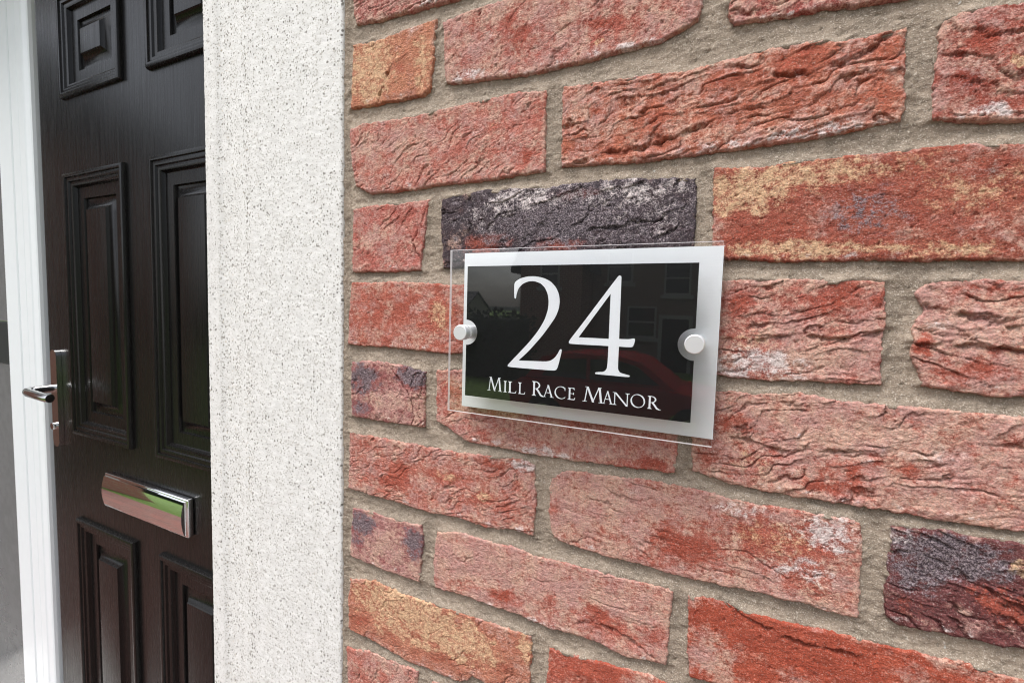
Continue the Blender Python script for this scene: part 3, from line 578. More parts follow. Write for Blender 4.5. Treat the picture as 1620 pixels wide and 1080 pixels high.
# the wall body behind, and the house front going on around the built bricks
def strip(x0, x1, z0, z1):                       # coarse mortar bed for the bricks outside the photograph
    return (x0, x1, z0, z1)
mb = MB()
mb.box(-0.2225, 0.65, 0.0065, 0.10, 0.70, 1.90)
place(mb.build('mortar_bed', MORTAR), wall)
FACE = mat_brickwork('brickwork_far')
mb = MB()
mb.box(0.648, 4.0, 0.0, 0.10, 0.0, 2.75); mb.box(-0.2225, 0.648, 0.0, 0.10, 0.0, 0.70); mb.box(-0.2225, 0.648, 0.0, 0.10, 1.90, 2.75)
place(mb.build('wall_body', FACE), wall)

# ------------------------------------------------------------------ cast stone door surround
sur = empty('stone_door_surround', (-0.335, 0.0, 0.0))
tag(sur, 'pale speckled cast stone surround between the black door and the brick wall', 'door surround')
def jamb_mesh():
    # plan profile (x mm, out mm): right edge, flat face, shallow hollow, raised inner margin, return to the frame
    prof = [(-218.5, -60), (-218.5, -8), (-218.6, -0.6), (-219.2, 0.9), (-220.6, 1.6)]
    prof += [(-221 - k * 3.0, 1.7) for k in range(1, 40)]
    for k in range(0, 33):
        u = k / 32; prof.append((-345 - 60 * u, 1.7 - 4.6 * (u * u * (3 - 2 * u))))
    prof += [(-408 - 12 * k / 8, -2.9 + 2.4 * (k / 8) ** 2 * (3 - 2 * k / 8)) for k in range(9)]
    prof += [(-420.5 - k * 1.7, -0.5) for k in range(1, 11)] + [(-438.8, -0.8), (-440, -1.6), (-440.8, -3.2), (-441, -9), (-441, -40), (-441, -100), (-441, -186)]
    pf = np.array(prof)
    zs = np.concatenate([np.linspace(-1560, -800, 30)[:-1], np.arange(-800, 130, 1.6), np.linspace(130, 640, 22)])
    X, Z = np.meshgrid(pf[:, 0], zs); H = np.meshgrid(pf[:, 1], zs)[0]
    n = 0.55 * fbm(X / 2.2, Z / 2.2 + H / 3, 61, 2) + 0.5 * fbm(X / 45, Z / 60, 62, 2)
    nx = 0.6 * fbm(H / 2.2 + X / 5, Z / 2.4, 63, 3)
    edge = (np.abs(X + 440) < 3) | (np.abs(X + 219) < 2.5)
    H = H + n * 0.6; X = X + np.where(edge, nx, 0.2 * nx)
    return grid_mesh('jamb', X / 1000, -H / 1000, Z / 1000 + ZO, np.ones(X.shape, bool))
place(link('jamb', jamb_mesh(), STONE), sur)
mb = MB(); mb.box(-0.436, -0.2225, 0.014, 0.186, 0.0, 2.19); place(mb.build('jamb_core', STONE), sur)
mb = MB(); mb.box(-2.32, -2.10, -0.004, 0.186, 0.0, 2.2, 0.003); place(mb.build('jamb', STONE), sur)
mb = MB(); mb.box(-2.40, -0.2185, -0.006, 0.186, 2.203, 2.42, 0.003); place(mb.build('lintel', STONE), sur)
mb = MB(); mb.box(-2.32, -0.22, -0.02, 0.186, -0.02, 0.045, 0.004); place(mb.build('threshold', STONE), sur)

# ------------------------------------------------------------------ door
LY = 0.190                                       # face of the leaf
door = empty('front_door', (-0.97, LY, 0.05))
tag(door, 'black woodgrain panelled front door with chrome letter plate and lever handle', 'door')
LX0, LX1, LZ0, LZ1 = -1385, -555, -1508, 494     # mm, tracing datum
PX = ((-1268, -1016), (-922, -670)); PZ = ((-1295, -786), (-580, 25), (190, 412))
def leaf():
    bm = bmesh.new()
    xs = [LX0, PX[0][0], PX[0][1], PX[1][0], PX[1][1], LX1]; zs = [LZ0, PZ[0][0], PZ[0][1], PZ[1][0], PZ[1][1], PZ[2][0], PZ[2][1], LZ1]
    V = {}
    def v(x, y, z):
        k = (x, round(y, 5), z)
        if k not in V: V[k] = bm.verts.new((x / 1000, y, z / 1000 + ZO))
        return V[k]
    for i in range(5):
        for j in range(7):
            if i in (1, 3) and j in (1, 3, 5): continue
            bm.faces.new((v(xs[i], LY, zs[j]), v(xs[i + 1], LY, zs[j]), v(xs[i + 1], LY, zs[j + 1]), v(xs[i], LY, zs[j + 1])))
    for a, b in (((LX0, LZ0), (LX1, LZ0)), ((LX1, LZ0), (LX1, LZ1)), ((LX1, LZ1), (LX0, LZ1)), ((LX0, LZ1), (LX0, LZ0))):
        bm.faces.new((bm.verts.new((a[0] / 1000, LY, a[1] / 1000 + ZO)), bm.verts.new((a[0] / 1000, LY + 0.044, a[1] / 1000 + ZO)), bm.verts.new((b[0] / 1000, LY + 0.044, b[1] / 1000 + ZO)), bm.verts.new((b[0] / 1000, LY, b[1] / 1000 + ZO))))
    bm.faces.new([bm.verts.new((x / 1000, LY + 0.044, z / 1000 + ZO)) for x, z in ((LX0, LZ0), (LX0, LZ1), (LX1, LZ1), (LX1, LZ0))])
    bmesh.ops.recalc_face_normals(bm, faces=bm.faces[:])
    me = bpy.data.meshes.new('leaf'); bm.to_mesh(me); bm.free(); return me
place(link('leaf', leaf(), DOORM), door)
# moulding profile: inset from the outer edge, height out of the leaf (mm)
PROF = [(0, 0), (0.6, 5), (2.5, 8.5), (6, 9.5), (10, 8.6), (11, 5.6), (14, 6.2), (19, 5.2), (21, 2.2), (24, 2.6), (29, 0.5), (31.5, -5), (33, -6.5), (57, -7.0), (58, -9.0), (59, -12.5), (62, -13.0), (68, -12.2), (75, -9.5), (81, -5.0), (84.5, -1.6), (85.5, 0.6), (87.5, 0.8)]
def panel(x0, x1, z0, z1):
    bm = bmesh.new(); rings = []
    for d, h in PROF:
        rings.append([bm.verts.new((x / 1000, LY - h / 1000, z / 1000 + ZO)) for x, z in ((x0 + d, z0 + d), (x1 - d, z0 + d), (x1 - d, z1 - d), (x0 + d, z1 - d))])
    for a, b in zip(rings, rings[1:]):
        for k in range(4): bm.faces.new((a[k], a[(k + 1) % 4], b[(k + 1) % 4], b[k]))
    bm.faces.new(rings[-1])
    bmesh.ops.recalc_face_normals(bm, faces=bm.faces[:])
    me = bpy.data.meshes.new('panel'); bm.to_mesh(me); bm.free(); smooth_by_angle(me, 38); return me
for px in PX:
    for pz in PZ: place(link('panel', panel(px[0], px[1], pz[0], pz[1]), DOORM), door)

# letter plate: chrome frame with a bowed flap
lx0, lx1, lz0, lz1 = -1.114, -0.806, -0.7225 + ZO, -0.645 + ZO
lzc = (lz0 + lz1) / 2; LH = (lz1 - lz0) / 2
lp_m = MB(); lp_m.box(lx0, lx1, LY - 0.013, LY - 0.0004, lz0, lz1, 0.003, 3)
lp = place(lp_m.build('letter_plate', CHROME, smooth=35), door)
def bowed(x0, x1, half, y0, bow, n=24):
    pts = [(y0, lzc - half), (y0, lzc + half)]
    front = []
    for k in range(n + 1):
        u = 1 - 2 * k / n; front.append((y0 - 0.0035 - bow * (1 - u * u), lzc + half * u))
    return [(y0, lzc - half), *front[::-1], (y0, lzc + half)]
fl = MB(); fl.prism(bowed(lx0 + 0.006, lx1 - 0.006, LH - 0.005, LY - 0.0128, 0.0052), 'x', lx0 + 0.006, lx1 - 0.006)
fo = fl.build('flap', CHROME, smooth=30); fo.parent = lp; fo.matrix_parent_inverse = lp.matrix_parent_inverse.copy(); fo.matrix_parent_inverse = Matrix.Identity(4)

# lever handle
hx0, hx1, hz0, hz1 = -1.356, -1.326, -0.622 + ZO, -0.384 + ZO
hm = MB()
hr = (hx1 - hx0) / 2; hxc = (hx0 + hx1) / 2
cap_pts = [(hxc + hr * math.cos(a), hz1 - hr + hr * math.sin(a)) for a in [math.pi * k / 12 for k in range(13)]] + [(hxc + hr * math.cos(a), hz0 + hr + hr * math.sin(a)) for a in [math.pi + math.pi * k / 12 for k in range(13)]]
hm.prism(cap_pts, 'y', LY - 0.0105, LY - 0.0003)
hd = place(hm.build('handle_plate', SATIN, smooth=30), door)
zl = -0.478 + ZO
pts = [(hxc, LY - 0.009, zl), (hxc, LY - 0.030, zl), (hxc, LY - 0.046, zl), (hxc + 0.003, LY - 0.055, zl), (hxc + 0.010, LY - 0.060, zl), (hxc + 0.022, LY - 0.062, zl - 0.001), (hxc + 0.07, LY - 0.062, zl - 0.003), (hxc + 0.105, LY - 0.060, zl - 0.005), (hxc + 0.112, LY - 0.058, zl - 0.005)]
lv = MB(); lv.tube(pts, 0.0095, 18); lo_ = lv.build('lever', SATIN, smooth=40); lo_.parent = hd
ck = MB(); ck.lathe([(0.0, LY - 0.0175), (0.008, LY - 0.0175), (0.0085, LY - 0.016), (0.0085, LY - 0.0102)], (hxc, -0.57 + ZO)); co_ = ck.build('lock_cylinder', SATIN, smooth=35); co_.parent = hd

# ------------------------------------------------------------------ door frame with side light
frame = empty('door_frame', (-1.42, LY, 0.05))
tag(frame, 'white door frame left of the black door, with a narrow side light', 'door frame')
def P2(*p): return [(a / 1000, b / 1000) for a, b in p]
post = P2((-1501, 215), (-1501, 180), (-1499, 178), (-1463, 178), (-1461.5, 179), (-1460, 178), (-1434, 178), (-1430, 180), (-1426, 180.5), (-1412, 182), (-1408, 184), (-1406, 190), (-1406, 215))
mb = MB(); mb.prism(post, 'z', 0.048, 2.058); place(mb.build('post', WHITE), frame)
post = P2((-1576, 215), (-1576, 179), (-1573, 176.5), (-1505, 176.5), (-1502.6, 178.5), (-1502.6, 215))
mb = MB(); mb.prism(post, 'z', 0.048, 2.058); place(mb.build('mullion', WHITE), frame)
mb = MB(); mb.box(-1.4055, -1.3855, 0.203, 0.214, 0.05, 2.056); place(mb.build('gasket', GASKET), frame)
mb = MB(); mb.box(-0.554, -0.4465, 0.143, 0.215, 0.048, 2.058, 0.003); place(mb.build('post', WHITE), frame)
mb = MB(); mb.box(-2.10, -0.4465, 0.143, 0.215, 2.061, 2.20, 0.003); place(mb.build('head', WHITE), frame)
mb = MB(); mb.box(-2.0985, -2.04, 0.143, 0.215, 0.048, 2.058, 0.003); place(mb.build('post', WHITE), frame)
GLASS = mat_simple('grey_privacy_glass', (0.13, 0.13, 0.13), 0.12, spec=0.5, var=0.15)
mb = MB(); mb.box(-2.039, -1.5765, 0.186, 0.200, 1.235, 2.058); place(mb.build('pane', GLASS), frame)
mb = MB(); mb.box(-2.039, -1.5765, 0.186, 0.200, 0.048, 1.120); place(mb.build('pane', GLASS), frame)
mb = MB(); mb.box(-2.039, -1.5768, 0.182, 0.2005, 1.122, 1.233, 0.003); place(mb.build('reflection_bar', mat_simple('reflection_dark', (0.012, 0.018, 0.018), 0.4)), frame)  # added dark bar standing in for a band reflected in the glass

# ------------------------------------------------------------------ house number sign
sign = empty('house_number_sign', (0.027, -0.012, -0.274 + ZO))
tag(sign, 'clear acrylic house sign with black panel reading 24 Mill Race Manor', 'sign')
SX0, SX1, SZ0, SZ1 = -0.0738, 0.1275, -0.3397, -0.2086
def sheet(name, y0, y1, m_face, m_edge, x0=SX0, x1=SX1, z0=SZ0, z1=SZ1):
    mb = MB(); mb.box(x0, x1, y0, y1, z0 + ZO, z1 + ZO)
    o = place(mb.build(name, m_face), sign)
    o.data.materials.append(m_edge)
    for f in o.data.polygons:
        if abs(f.normal.y) < 0.5: f.material_index = 1
    return o
sheet('front_panel', -0.0285, -0.0255, CLEAR, EDGE)
sheet('back_panel', -0.0065, -0.0040, CLEAR, EDGE, SX0 + 0.0006, SX1 + 0.0006)
mb = MB(); mb.box(SX0 + 0.001, SX1, -0.0078, -0.0067, SZ0 + 0.0002 + ZO, SZ1 - 0.0002 + ZO); place(mb.build('brushed_panel', BRUSHED), sign)

CXL, CXR, CZ = -0.0595, 0.1138, -0.2745
def black_outline():
    x0, x1, z0, z1 = -0.0595, 0.1138, -0.3262, -0.2214
    pts = [(x0, z0), (x1, z0)]; r = 0.0106
    for k in range(29):
        a = -math.pi / 2 - math.pi * k / 28; pts.append((CXR + r * math.cos(a), CZ + r * math.sin(a)))
    pts += [(x1, z1), (x0, z1)]
    r = 0.0102
    for k in range(29):
        a = math.pi / 2 - math.pi * k / 28; pts.append((CXL + r * math.cos(a), CZ + r * math.sin(a)))
    return [(a, b + ZO) for a, b in pts]
mb = MB(); mb.prism(black_outline(), 'y', -0.0248, -0.0243); place(mb.build('black_panel', PRINT), sign)

def smooth_closed(pts, it=2):
    for _ in range(it):
        q = []
        for i in range(len(pts)):
            a, b = pts[i], pts[(i + 1) % len(pts)]
            q += [(a[0] * .8 + b[0] * .2, a[1] * .8 + b[1] * .2), (a[0] * .2 + b[0] * .8, a[1] * .2 + b[1] * .8)]
        pts = q
    return pts
TWO = [(-17.4,-234.2),(-12.7,-231.15),(-6.3,-229.75),(-0.9,-229.6),(6.4,-230.8),(12.6,-233.7),(16.8,-238.15),(19.1,-243),(19.9,-247.9),(19.3,-253.6),(17.1,-259.4),(12.9,-265.8),(7,-273.9),(0.9,-281),(-5.3,-287.8),(-12.0,-293.9),(-11.8,-294.0),(0.4,-293.6),(11.3,-293.1),(14.8,-292),(17.8,-289.5),(19.8,-286.5),(21.4,-283.1),(22.8,-283.3),(22.5,-286.3),(20.2,-296.4),(19,-298.9),(16.8,-299.5),(0.6,-299.7),(-20,-299.7),(-21.4,-298.9),(-20.6,-297.5),(-11.8,-288.2),(-3.7,-279.6),(3.3,-270.8),(8.4,-262.2),(10.8,-254.7),(11.3,-248.9),(10.4,-243.1),(8,-238.2),(4.3,-234.9),(-0.7,-233.3),(-5.3,-233.3),(-10.7,-235.4),(-13.9,-238.8),(-15.2,-242.6),(-15.8,-246.7),(-17,-246.5),(-17.4,-240)]
FOUR = [(61.8,-230.1),(62.9,-229.3),(64.1,-229.8),(64.3,-231),(64.4,-245.5),(64.5,-273.2),(64.7,-273.3),(71.4,-273.2),(74.4,-272.4),(75.5,-272.7),(75.3,-275.1),(74.3,-278.1),(73.1,-278.7),(64.8,-278.7),(64.6,-278.8),(64.6,-289.8),(64.7,-294.8),(66.3,-297),(72.6,-298.1),(73.3,-298.8),(72.2,-299.5),(61,-299.4),(49,-299.4),(48.2,-298.6),(49.3,-297.9),(54.6,-297.3),(56.8,-295.1),(57.2,-290.3),(57.3,-278.9),(57.1,-278.7),(29,-278.9),(27.9,-277.9),(28.5,-276.1),(38.4,-262.7),(50,-246.5)]
FOUR_IN = [(57.25,-242),(35.2,-273.7),(57.25,-273.6)]
def flat_glyph(outer, holes=(), y0=-0.0252, y1=-0.02485):
    """filled outline with thickness, holes allowed (coordinates in m: x, z)"""
    loops = [list(outer)] + [list(h) for h in holes]
    bm = bmesh.new(); flat = [p for lp in loops for p in lp]
    va = [bm.verts.new((p[0], y0, p[1])) for p in flat]; vb = [bm.verts.new((p[0], y1, p[1])) for p in flat]
    for t in tessellate_polygon([[Vector((p[0], p[1], 0)) for p in lp] for lp in loops]):
        try: bm.faces.new([va[i] for i in t]); bm.faces.new([vb[i] for i in t])
        except ValueError: pass
    s = 0
    for lp in loops:
        n = len(lp)
        for i in range(n):
            a, b = s + i, s + (i + 1) % n
            try: bm.faces.new((va[a], va[b], vb[b], vb[a]))
            except ValueError: pass
        s += n
    bmesh.ops.recalc_face_normals(bm, faces=bm.faces[:])
    return bm
def mm(pts): return [(a / 1000, b / 1000 + ZO) for a, b in pts]
def from_bm(name, bm, mat, parent):
    me = bpy.data.meshes.new(name); bm.to_mesh(me); bm.free(); return place(link(name, me, mat), parent)
from_bm('numeral', flat_glyph(mm(smooth_closed(TWO))), LETTER, sign)
from_bm('numeral', flat_glyph(mm(smooth_closed(FOUR, 1)), [mm(FOUR_IN)]), LETTER, sign)

# roman capitals, drawn stroke by stroke in a unit cap height
TH, TN, SF = 0.125, 0.062, 0.034
def stem(x, w, y0=0.0, y1=1.0, sl=0.085, sr=0.085, top=True, bot=True):
    p = []
    if bot: p += [(x - sl, y0), (x + w + sr, y0), (x + w + sr, y0 + SF), (x + w + sr * .35, y0 + SF + .02), (x + w, y0 + .11)]
    else: p += [(x, y0), (x + w, y0)]
    if top: p += [(x + w, y1 - .11), (x + w + sr * .35, y1 - SF - .02), (x + w + sr, y1 - SF), (x + w + sr, y1), (x - sl, y1), (x - sl, y1 - SF), (x - sl * .35, y1 - SF - .02), (x, y1 - .11)]
    else: p += [(x + w, y1), (x, y1)]
    if bot: p += [(x, y0 + .11), (x - sl * .35, y0 + SF + .02), (x - sl, y0 + SF)]
    return p
def diag(x0, y0, x1, y1, w):
    return [(x0, y0), (x0 + w, y0), (x1 + w, y1), (x1, y1)]
def bar(x0, x1, y, w=TN): return [(x0, y), (x1, y), (x1, y + w), (x0, y + w)]
def foot(x0, x1, y=0.0): return [(x0, y), (x1, y), (x1, y + SF), (x0, y + SF)]
def ring(cx, cy, rx, ry, ix, iy, tilt, a0, a1, n=40):
    o = []; i = []
    for k in range(n + 1):
        a = math.radians(a0 + (a1 - a0) * k / n)
        o.append((cx + rx * math.cos(a), cy + ry * math.sin(a)))
        b = a - math.radians(tilt); ex, ey = ix * math.cos(b), iy * math.sin(b); c, s = math.cos(math.radians(tilt)), math.sin(math.radians(tilt))
        i.append((cx + ex * c - ey * s, cy + ex * s + ey * c))
    return o + i[::-1]
def arm(x0, x1, y, up):
    w = TN * .8
    if up > 0: return [(x0, y), (x1 - .03, y), (x1 + .02, y + .2), (x1 - .01, y + .2), (x1 - .09, y + w + .012), (x0, y + w)]
    if up < 0: return [(x0, y - w), (x1 - .09, y - w - .012), (x1 - .03, y - .18), (x1, y - .18), (x1 - .02, y), (x0, y)]
    return [(x0, y - w / 2), (x1 - .06, y - w / 2), (x1 - .02, y - .1), (x1, y - .1), (x1, y + .1), (x1 - .02, y + .1), (x1 - .06, y + w / 2), (x0, y + w / 2)]
GL = {
 'I': [stem(.09, TH)],
 'L': [stem(.09, TH), arm(.2, .62, 0, 1)],
 'E': [stem(.09, TH), arm(.2, .57, 0, 1), arm(.2, .53, 1, -1), arm(.2, .48, .52, 0)],
 'M': [diag(.10, 0, .235, 1.0, TN), diag(.575, 0, .215, 1.0, TH), diag(.575, 0, .93, 1.0, TN), diag(1.05, 0, .925, 1.0, TH), foot(0, .27), foot(.95, 1.27), foot(.14, .3, .966), foot(.9, 1.12, .966)],
 'A': [diag(.09, 0, .40, 1.03, TN), diag(.70, 0, .36, 1.03, TH), bar(.2, .66, .35, .05), foot(0, .25), foot(.60, .93)],
 'N': [stem(.10, TN, sl=.1, sr=.08, top=False), diag(.83, -.03, .09, 1.0, TH), stem(.87, TN, sl=.1, sr=.1, bot=False), foot(0, .17, .966)],
 'O': [ring(.5, .5, .5, .53, .395, .485, 18, 0, 360)],
 'C': [ring(.5, .5, .5, .53, .40, .48, 14, 52, 318), [(.76, .86), (.80, .68), (.83, .68), (.84, .93)]],
 'R': [stem(.09, TH), ring(.21, .735, .38, .265, .275, .222, 0, -90, 90), [(.27, .49), (.40, .53), (.70, .10), (.82, .03), (.90, .02), (.90, -.02), (.74, -.03), (.60, .03)]],
}
TXT = [('M',-38.6,-25.5,1),('I',-24.2,-21.5,0),('L',-20.4,-13.2,0),('L',-11.6,-5.7,0),('R',0.0,10.1,1),('A',9.0,17.8,0),('C',18.3,27.0,0),('E',28.6,34.3,0),('M',40.0,55.7,1),('A',54.5,62.4,0),('N',61.8,73.6,0),('O',74.3,84.2,0),('R',85.8,94.6,0)]
for ch, a, b, big in TXT:
    strokes = GL[ch]; xs = [p[0] for s in strokes for p in s]; g0, g1 = min(xs), max(xs)
    H = 11.0 if big else 8.9
    bm = bmesh.new()
    for k, s in enumerate(strokes):
        q = [((a + (p[0] - g0) / (g1 - g0) * (b - a)) / 1000, (-319.9 + p[1] * H) / 1000 + ZO) for p in s]
        if ch == 'O':
            h = len(q) // 2; t = flat_glyph(q[:h - 1], [q[h:][:-1]])
        else: t = flat_glyph(q, (), -0.0252 + 0.00003 * k)
        me = bpy.data.meshes.new('t'); t.to_mesh(me); t.free(); bm.from_mesh(me); bpy.data.meshes.remove(me)
    from_bm('letter', bm, LETTER, sign)

for cx, cz in ((CXL, CZ), (CXR + 0.0004, CZ + 0.0008)):
    mb = MB(); mb.lathe([(0.0, -0.0350), (0.0056, -0.0350), (0.0060, -0.0347), (0.0061, -0.0343), (0.0061, -0.0287)], (cx, cz + ZO), n=56)
    c = place(mb.build('standoff_cap', CAP, smooth=20), sign)
    mb = MB(); mb.lathe([(0.0, -0.0254), (0.0055, -0.0254), (0.0055, -0.0079)], (cx, cz + ZO), n=40)
    place(mb.build('standoff_barrel', CAP, smooth=35), sign)
    mb = MB(); mb.lathe([(0.0045, -0.0041), (0.0045, 0.004)], (cx, cz + ZO), n=24)
    place(mb.build('wall_spacer', CAP, smooth=35), sign)

# ------------------------------------------------------------------ ground and the street mirrored in the sign and letter plate
def ground_z(y): return -0.9 * float(sst(3.0, 8.0, np.array(-y)))
GRASS = mat_grass()
def slab(name, x0, x1, ys, lift, mat):
    me = bpy.data.meshes.new(name); v = []; f = []
    for y in ys: v += [(x0, y, ground_z(y) + lift), (x1, y, ground_z(y) + lift)]
    for k in range(len(ys) - 1): f.append((2 * k, 2 * k + 1, 2 * k + 3, 2 * k + 2))
    me.from_pydata(v, [], f); me.update(); me.shade_smooth()
    return tag(link(name, me, mat), kind='structure')
slab('ground', -900, 900, [12, 0, -3] + [-3 - k * 0.5 for k in range(1, 11)] + [-60, -900], -0.006, GRASS)
slab('brick_path', -4.4, 2.5, [-0.02, -0.5, -1.2], 0.0, mat_brickwork('red_block_paving', c1=(0.14, 0.042, 0.033), c2=(0.06, 0.026, 0.023), mo=(0.10, 0.085, 0.07), axis='xy', bw=0.2, rh=0.1, ms=0.01))
slab('added_paving', -1.7, 4.5, [-1.21 - k * 0.35 for k in range(0, 12)], 0.001, mat_brickwork('grey_block_paving', c1=(0.17, 0.165, 0.165), c2=(0.12, 0.12, 0.122), mo=(0.06, 0.06, 0.058), axis='xy', bw=0.2, rh=0.1, ms=0.006))  # grey paving added out of view to lessen the lawn's green in the sign
slab('pavement', -60, 60, [-5.0 - k * 0.25 for k in range(0, 7)], 0.0, mat_simple('grey_footway', (0.24, 0.235, 0.23), 0.9))
slab('road', -80, 80, [-6.52 - k * 0.5 for k in range(0, 12)], -0.03, mat_simple('asphalt', (0.055, 0.055, 0.057), 0.9, bump=(300, 0.004)))
RB = mat_brickwork('brickwork_wing', axis='yz')
wing = empty('garage_wing', (-4.6, -1.2, 0))
tag(wing, 'projecting red brick wing mirrored in the chrome letter plate', 'wall')
mb = MB(); mb.box(-5.6, -4.5, -1.95, 0.0, 0.0, 2.5); place(mb.build('wall', RB), wing)
mb = MB(); mb.prism([(-2.15, 2.5), (0.0, 2.5), (0.0, 3.5)], 'x', -5.7, -4.35); place(mb.build('roof', mat_simple('grey_roof_tiles', (0.06, 0.06, 0.065), 0.7)), wing)
mb = MB(); mb.box(-4.5, -2.325, 0.002, 0.1, 0.0, 2.75); mb.box(-2.325, -0.2225, 0.002, 0.1, 2.425, 2.75)
place(mb.build('wall_body', FACE), wall)

ROOF = mat_simple('slate_roof', (0.05, 0.05, 0.055), 0.75, var=0.3, vs=3)
FARWHITE = mat_simple('dimmed_white_paint', (0.36, 0.35, 0.33), 0.5)  # white darkened in its colour so its mirror image in the sign stays faint
PANE = mat_simple('window_glass', (0.02, 0.022, 0.025), 0.05, spec=0.8)
def house(name, label, x0, x1, y0, y1, zb, eave, ridge, mat, windows, doors, axis='x'):
    e = empty(name, ((x0 + x1) / 2, y0, zb)); tag(e, label, 'house', 'houses across the street')
    mb = MB()
    ym = (y0 + y1) / 2; xm = (x0 + x1) / 2
    if axis == 'x':
        mb.prism([(y0, zb), (y1, zb), (y1, eave), (ym, ridge), (y0, eave)], 'x', x0, x1)
        rf = [(y0 + 0.35, eave - 0.25), (ym, ridge + 0.03), (y1 - 0.35, eave - 0.25), (y1 - 0.35, eave - 0.05), (ym, ridge + 0.22), (y0 + 0.35, eave - 0.05)]; ax, a, b = 'x', x0 - 0.2, x1 + 0.2
    else:
        mb.prism([(x0, zb), (x1, zb), (x1, eave), (xm, ridge), (x0, eave)], 'y', y1, y0)
        rf = [(x0 - 0.35, eave - 0.25), (xm, ridge + 0.03), (x1 + 0.35, eave - 0.25), (x1 + 0.35, eave - 0.05), (xm, ridge + 0.22), (x0 - 0.35, eave - 0.05)]; ax, a, b = 'y', y1 - 0.2, y0 + 0.2
    place(mb.build('wall', mat), e)
    mb = MB(); mb.prism(rf, ax, a, b); r = place(mb.build('roof', ROOF), e)
    mb = MB(); mb.box(x0 + 0.6, x0 + 1.3, ym - 0.35, ym + 0.35, ridge - 0.6, ridge + 1.0); c = mb.build('chimney', mat); c.parent = r
    for wx, wz, w, h in windows:
        mb = MB()
        for q in ((wx - w / 2, wx - w / 2 + .07, wz, wz + h), (wx + w / 2 - .07, wx + w / 2, wz, wz + h), (wx - w / 2 + .07, wx + w / 2 - .07, wz, wz + .07), (wx - w / 2 + .07, wx + w / 2 - .07, wz + h - .07, wz + h), (wx - w / 2 + .07, wx + w / 2 - .07, wz + h / 2 - .03, wz + h / 2 + .03)):
            mb.box(q[0], q[1], y0 + 0.005, y0 + 0.06, q[2], q[3])
        wf = place(mb.build('window', FARWHITE), e)
        mb = MB(); mb.box(wx - w / 2 + .02, wx + w / 2 - .02, y0 + 0.002, y0 + 0.03, wz + .02, wz + h - .02); p = mb.build('pane', PANE); p.parent = wf
        mb = MB(); mb.box(wx - w / 2 - .1, wx + w / 2 + .1, y0 + 0.004, y0 + 0.12, wz - .14, wz - .003); p = mb.build('sill', FARWHITE); p.parent = wf
    for dx, w, h in doors:
        mb = MB(); mb.box(dx - w / 2 - .12, dx - w / 2, y0 + .004, y0 + .1, zb, zb + h); mb.box(dx + w / 2, dx + w / 2 + .12, y0 + .004, y0 + .1, zb, zb + h); mb.box(dx - w / 2 - .12, dx + w / 2 + .12, y0 + .005, y0 + .101, zb + h, zb + h + .14)
        df = place(mb.build('door_case', FARWHITE), e)
        mb = MB(); mb.box(dx - w / 2 + .002, dx + w / 2 - .002, y0 + .003, y0 + .05, zb, zb + h - .003); p = mb.build('door_leaf', PRINT); p.parent = df
    return e
GB = mat_brickwork('brown_brickwork', c1=(0.17, 0.13, 0.10), c2=(0.12, 0.09, 0.075), mo=(0.2, 0.18, 0.15))
ZB = -0.9
house('facing_house', 'brown brick house across the street, mirrored in the black sign panel', -5.0, 4.5, -18.0, -26.0, ZB, 5.2, 8.2, GB,
      [(-3.9, 2.45, 1.0, 1.25), (-1.75, 2.0, 0.95, 1.25), (1.6, 2.0, 1.0, 1.25), (-3.0, 0.35, 1.1, 1.2), (1.6, 0.3, 1.5, 1.3)], [(-1.75, 0.95, 2.0)])
house('gabled_house', 'red brick gabled house corner mirrored beside the figure 2', -7.55, -5.02, -16.6, -25.5, ZB, 3.0, 6.4, mat_brickwork('red_brickwork_far', c1=(0.17, 0.05, 0.04), c2=(0.12, 0.035, 0.03)), [(-6.3, 2.2, 0.8, 1.0)], [], 'y')
for k, (hx, hy, w) in enumerate(((-34, -48, 9), (-47, -52, 9), (-60, -47, 10))):
    house('distant_house', ('nearest', 'middle', 'farthest')[k] + ' of the low houses below the hill mirrored at the left of the sign', hx - w / 2, hx + w / 2, hy, hy - 7, -2.5, 1.0, 3.2, mat_simple('pale_render_%d' % k, (0.30, 0.28, 0.25), 0.9), [(hx - 2, -0.8, 1.1, 1.2), (hx + 2, -0.8, 1.1, 1.2)], [(hx, 0.9, 2.0)])
def hills():
    n = 160; a = np.linspace(0, 2 * np.pi, n); v = []; f = []
    for r, s in ((480, 0.0), (600, 1.0), (760, 0.7)):
        for k in range(n):
            h = 9 + 7 * float(fbm(np.array(math.cos(a[k]) * 4.0), np.array(math.sin(a[k]) * 4.0), 71, 4)); v.append((math.cos(a[k]) * r, math.sin(a[k]) * r, -3 + s * h))
    for q in range(2):
        for k in range(n - 1): f.append((q * n + k, q * n + k + 1, (q + 1) * n + k + 1, (q + 1) * n + k))
    me = bpy.data.meshes.new('hills'); me.from_pydata(v, [], f); me.shade_smooth()
    return tag(link('hills', me, mat_simple('wooded_hills', (0.03, 0.045, 0.025), 0.95, var=0.5, vs=0.05)), kind='structure')
hills()

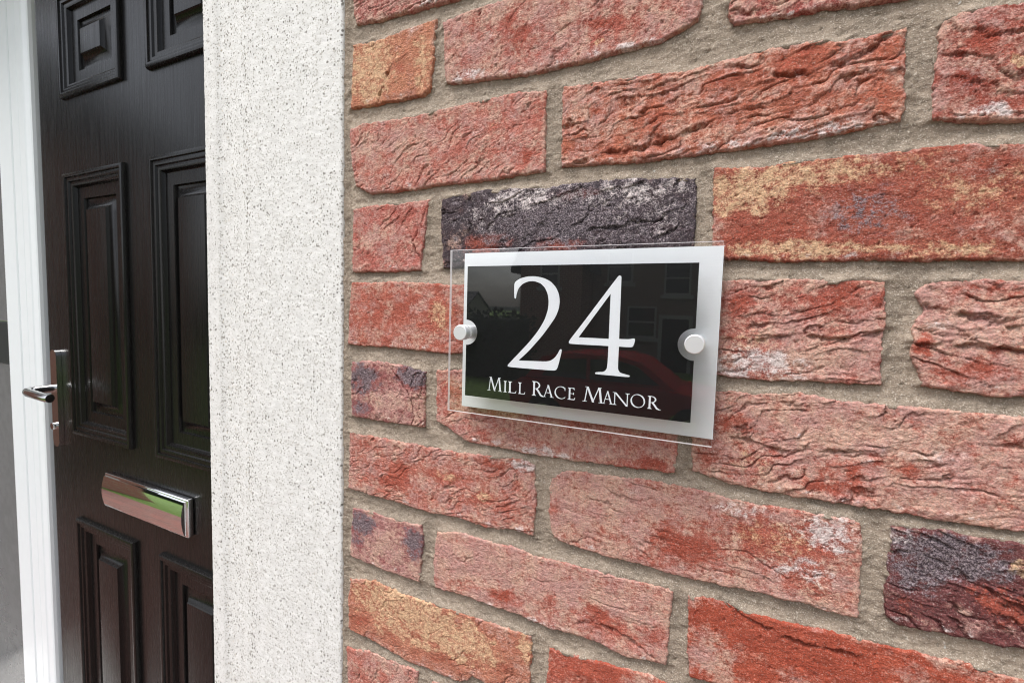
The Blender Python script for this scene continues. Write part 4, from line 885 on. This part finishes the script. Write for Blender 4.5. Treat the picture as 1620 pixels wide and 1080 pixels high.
# parked red car
car = empty('parked_car', (-1.75, -8.9, -0.93)); tag(car, 'red car parked across the street, mirrored low in the black sign panel', 'car')
RED = mat_simple('red_car_paint', (0.28, 0.008, 0.012), 0.22, spec=0.6, var=0.03)
TYRE = mat_simple('tyre_rubber', (0.012, 0.012, 0.012), 0.8)
def car_pt(px, pz): return (-1.75 + px, -0.93 + pz)
body = [(-2.05, .30), (-2.1, .55), (-2.0, .80), (-1.85, .88), (-0.95, .92), (0.75, .92), (1.0, .88), (1.75, .78), (2.0, .66), (2.08, .45), (2.02, .30), (1.72, .26), (1.62, .48), (1.40, .60), (1.18, .56), (1.0, .42), (.95, .24), (-.95, .24), (-1.0, .42), (-1.18, .56), (-1.4, .6), (-1.62, .48), (-1.72, .26)]
mb = MB(); mb.prism([car_pt(*p) for p in body], 'y', -9.75, -8.05); bo = place(mb.build('body', RED), car)
cab = [(-1.80, .9), (-1.45, 1.32), (-.9, 1.42), (.1, 1.42), (.45, 1.34), (1.05, .9)]
mb = MB(); mb.prism([car_pt(*p) for p in cab], 'y', -9.62, -8.18); cb_ = place(mb.build('cabin', RED), car)
for y in (-8.178, -9.645):
    for q in ([(-1.45, .95), (-1.22, 1.28), (-.55, 1.34), (-.55, .95)], [(-.47, .95), (-.47, 1.34), (.05, 1.34), (.38, 1.27), (.8, .95)]):
        mb = MB(); mb.prism([car_pt(*p) for p in q], 'y', y, y + .02); w_ = mb.build('window', PANE); place(w_, car)
for wx in (-1.36, 1.34):
    for y in (-8.12, -9.68):
        c0 = car_pt(wx, .31)
        mb = MB(); mb.lathe([(.2, y - .1), (.3, y - .1), (.31, y - .08), (.31, y + .08), (.3, y + .1), (.2, y + .1)], c0, n=32); wh = place(mb.build('wheel', TYRE, smooth=40), car)
        mb = MB(); mb.lathe([(.05, y - .105), (.2, y - .095), (.2, y + .095), (.05, y + .105)], c0, n=32); rm = mb.build('rim', SATIN, smooth=40); place(rm, car)
for y in (-8.2, -9.6):
    mb = MB(); p = car_pt(2.03, .58); mb.box(p[0] - .03, p[0] + .035, y - .12, y + .12, p[1] - .06, p[1] + .06, .015); place(mb.build('headlight', PANE), car)
    mb = MB(); p = car_pt(-2.06, .68); mb.box(p[0] - .035, p[0] + .03, y - .1, y + .1, p[1] - .08, p[1] + .08, .015); place(mb.build('tail_light', RED), car)

# clipped hedge added across the street to cut the green mirrored in the sign
HEDGE = mat_simple('dark_hedge_leaves', (0.018, 0.035, 0.012), 0.8, var=0.6, vs=9)
hd_ = empty('added_hedge', (-20.0, -13.0, -0.9)); tag(hd_, 'long dark clipped hedge added across the street to cover lawn mirrored in the sign', 'hedge')
rh = random.Random(3); v = []; f = []
for k in range(34000):
    p = Vector((rh.uniform(-44, -5.6), rh.uniform(-13.6, -12.4), rh.uniform(-0.9, 1.12 + 0.1 * math.sin(k))))
    a = Vector((rh.gauss(0, 1), rh.gauss(0, 1), rh.gauss(0, 1))).normalized(); b = a.cross(Vector((rh.gauss(0, 1), rh.gauss(0, 1), rh.gauss(0, 1)))).normalized()
    n = len(v); v += [p, p + a * 0.10 + b * 0.05, p + a * 0.2, p + a * 0.10 - b * 0.05]; f.append((n, n + 1, n + 2, n + 3))
me = bpy.data.meshes.new('hedge_leaves'); me.from_pydata([tuple(q) for q in v], [], f)
lv_ = place(link('hedge_leaves', me, HEDGE), hd_); lv_['kind'] = 'stuff'
mb = MB(); mb.box(-44, -5.7, -13.4, -12.6, -0.9, 1.0, 0.1); place(mb.build('hedge_core', HEDGE), hd_)
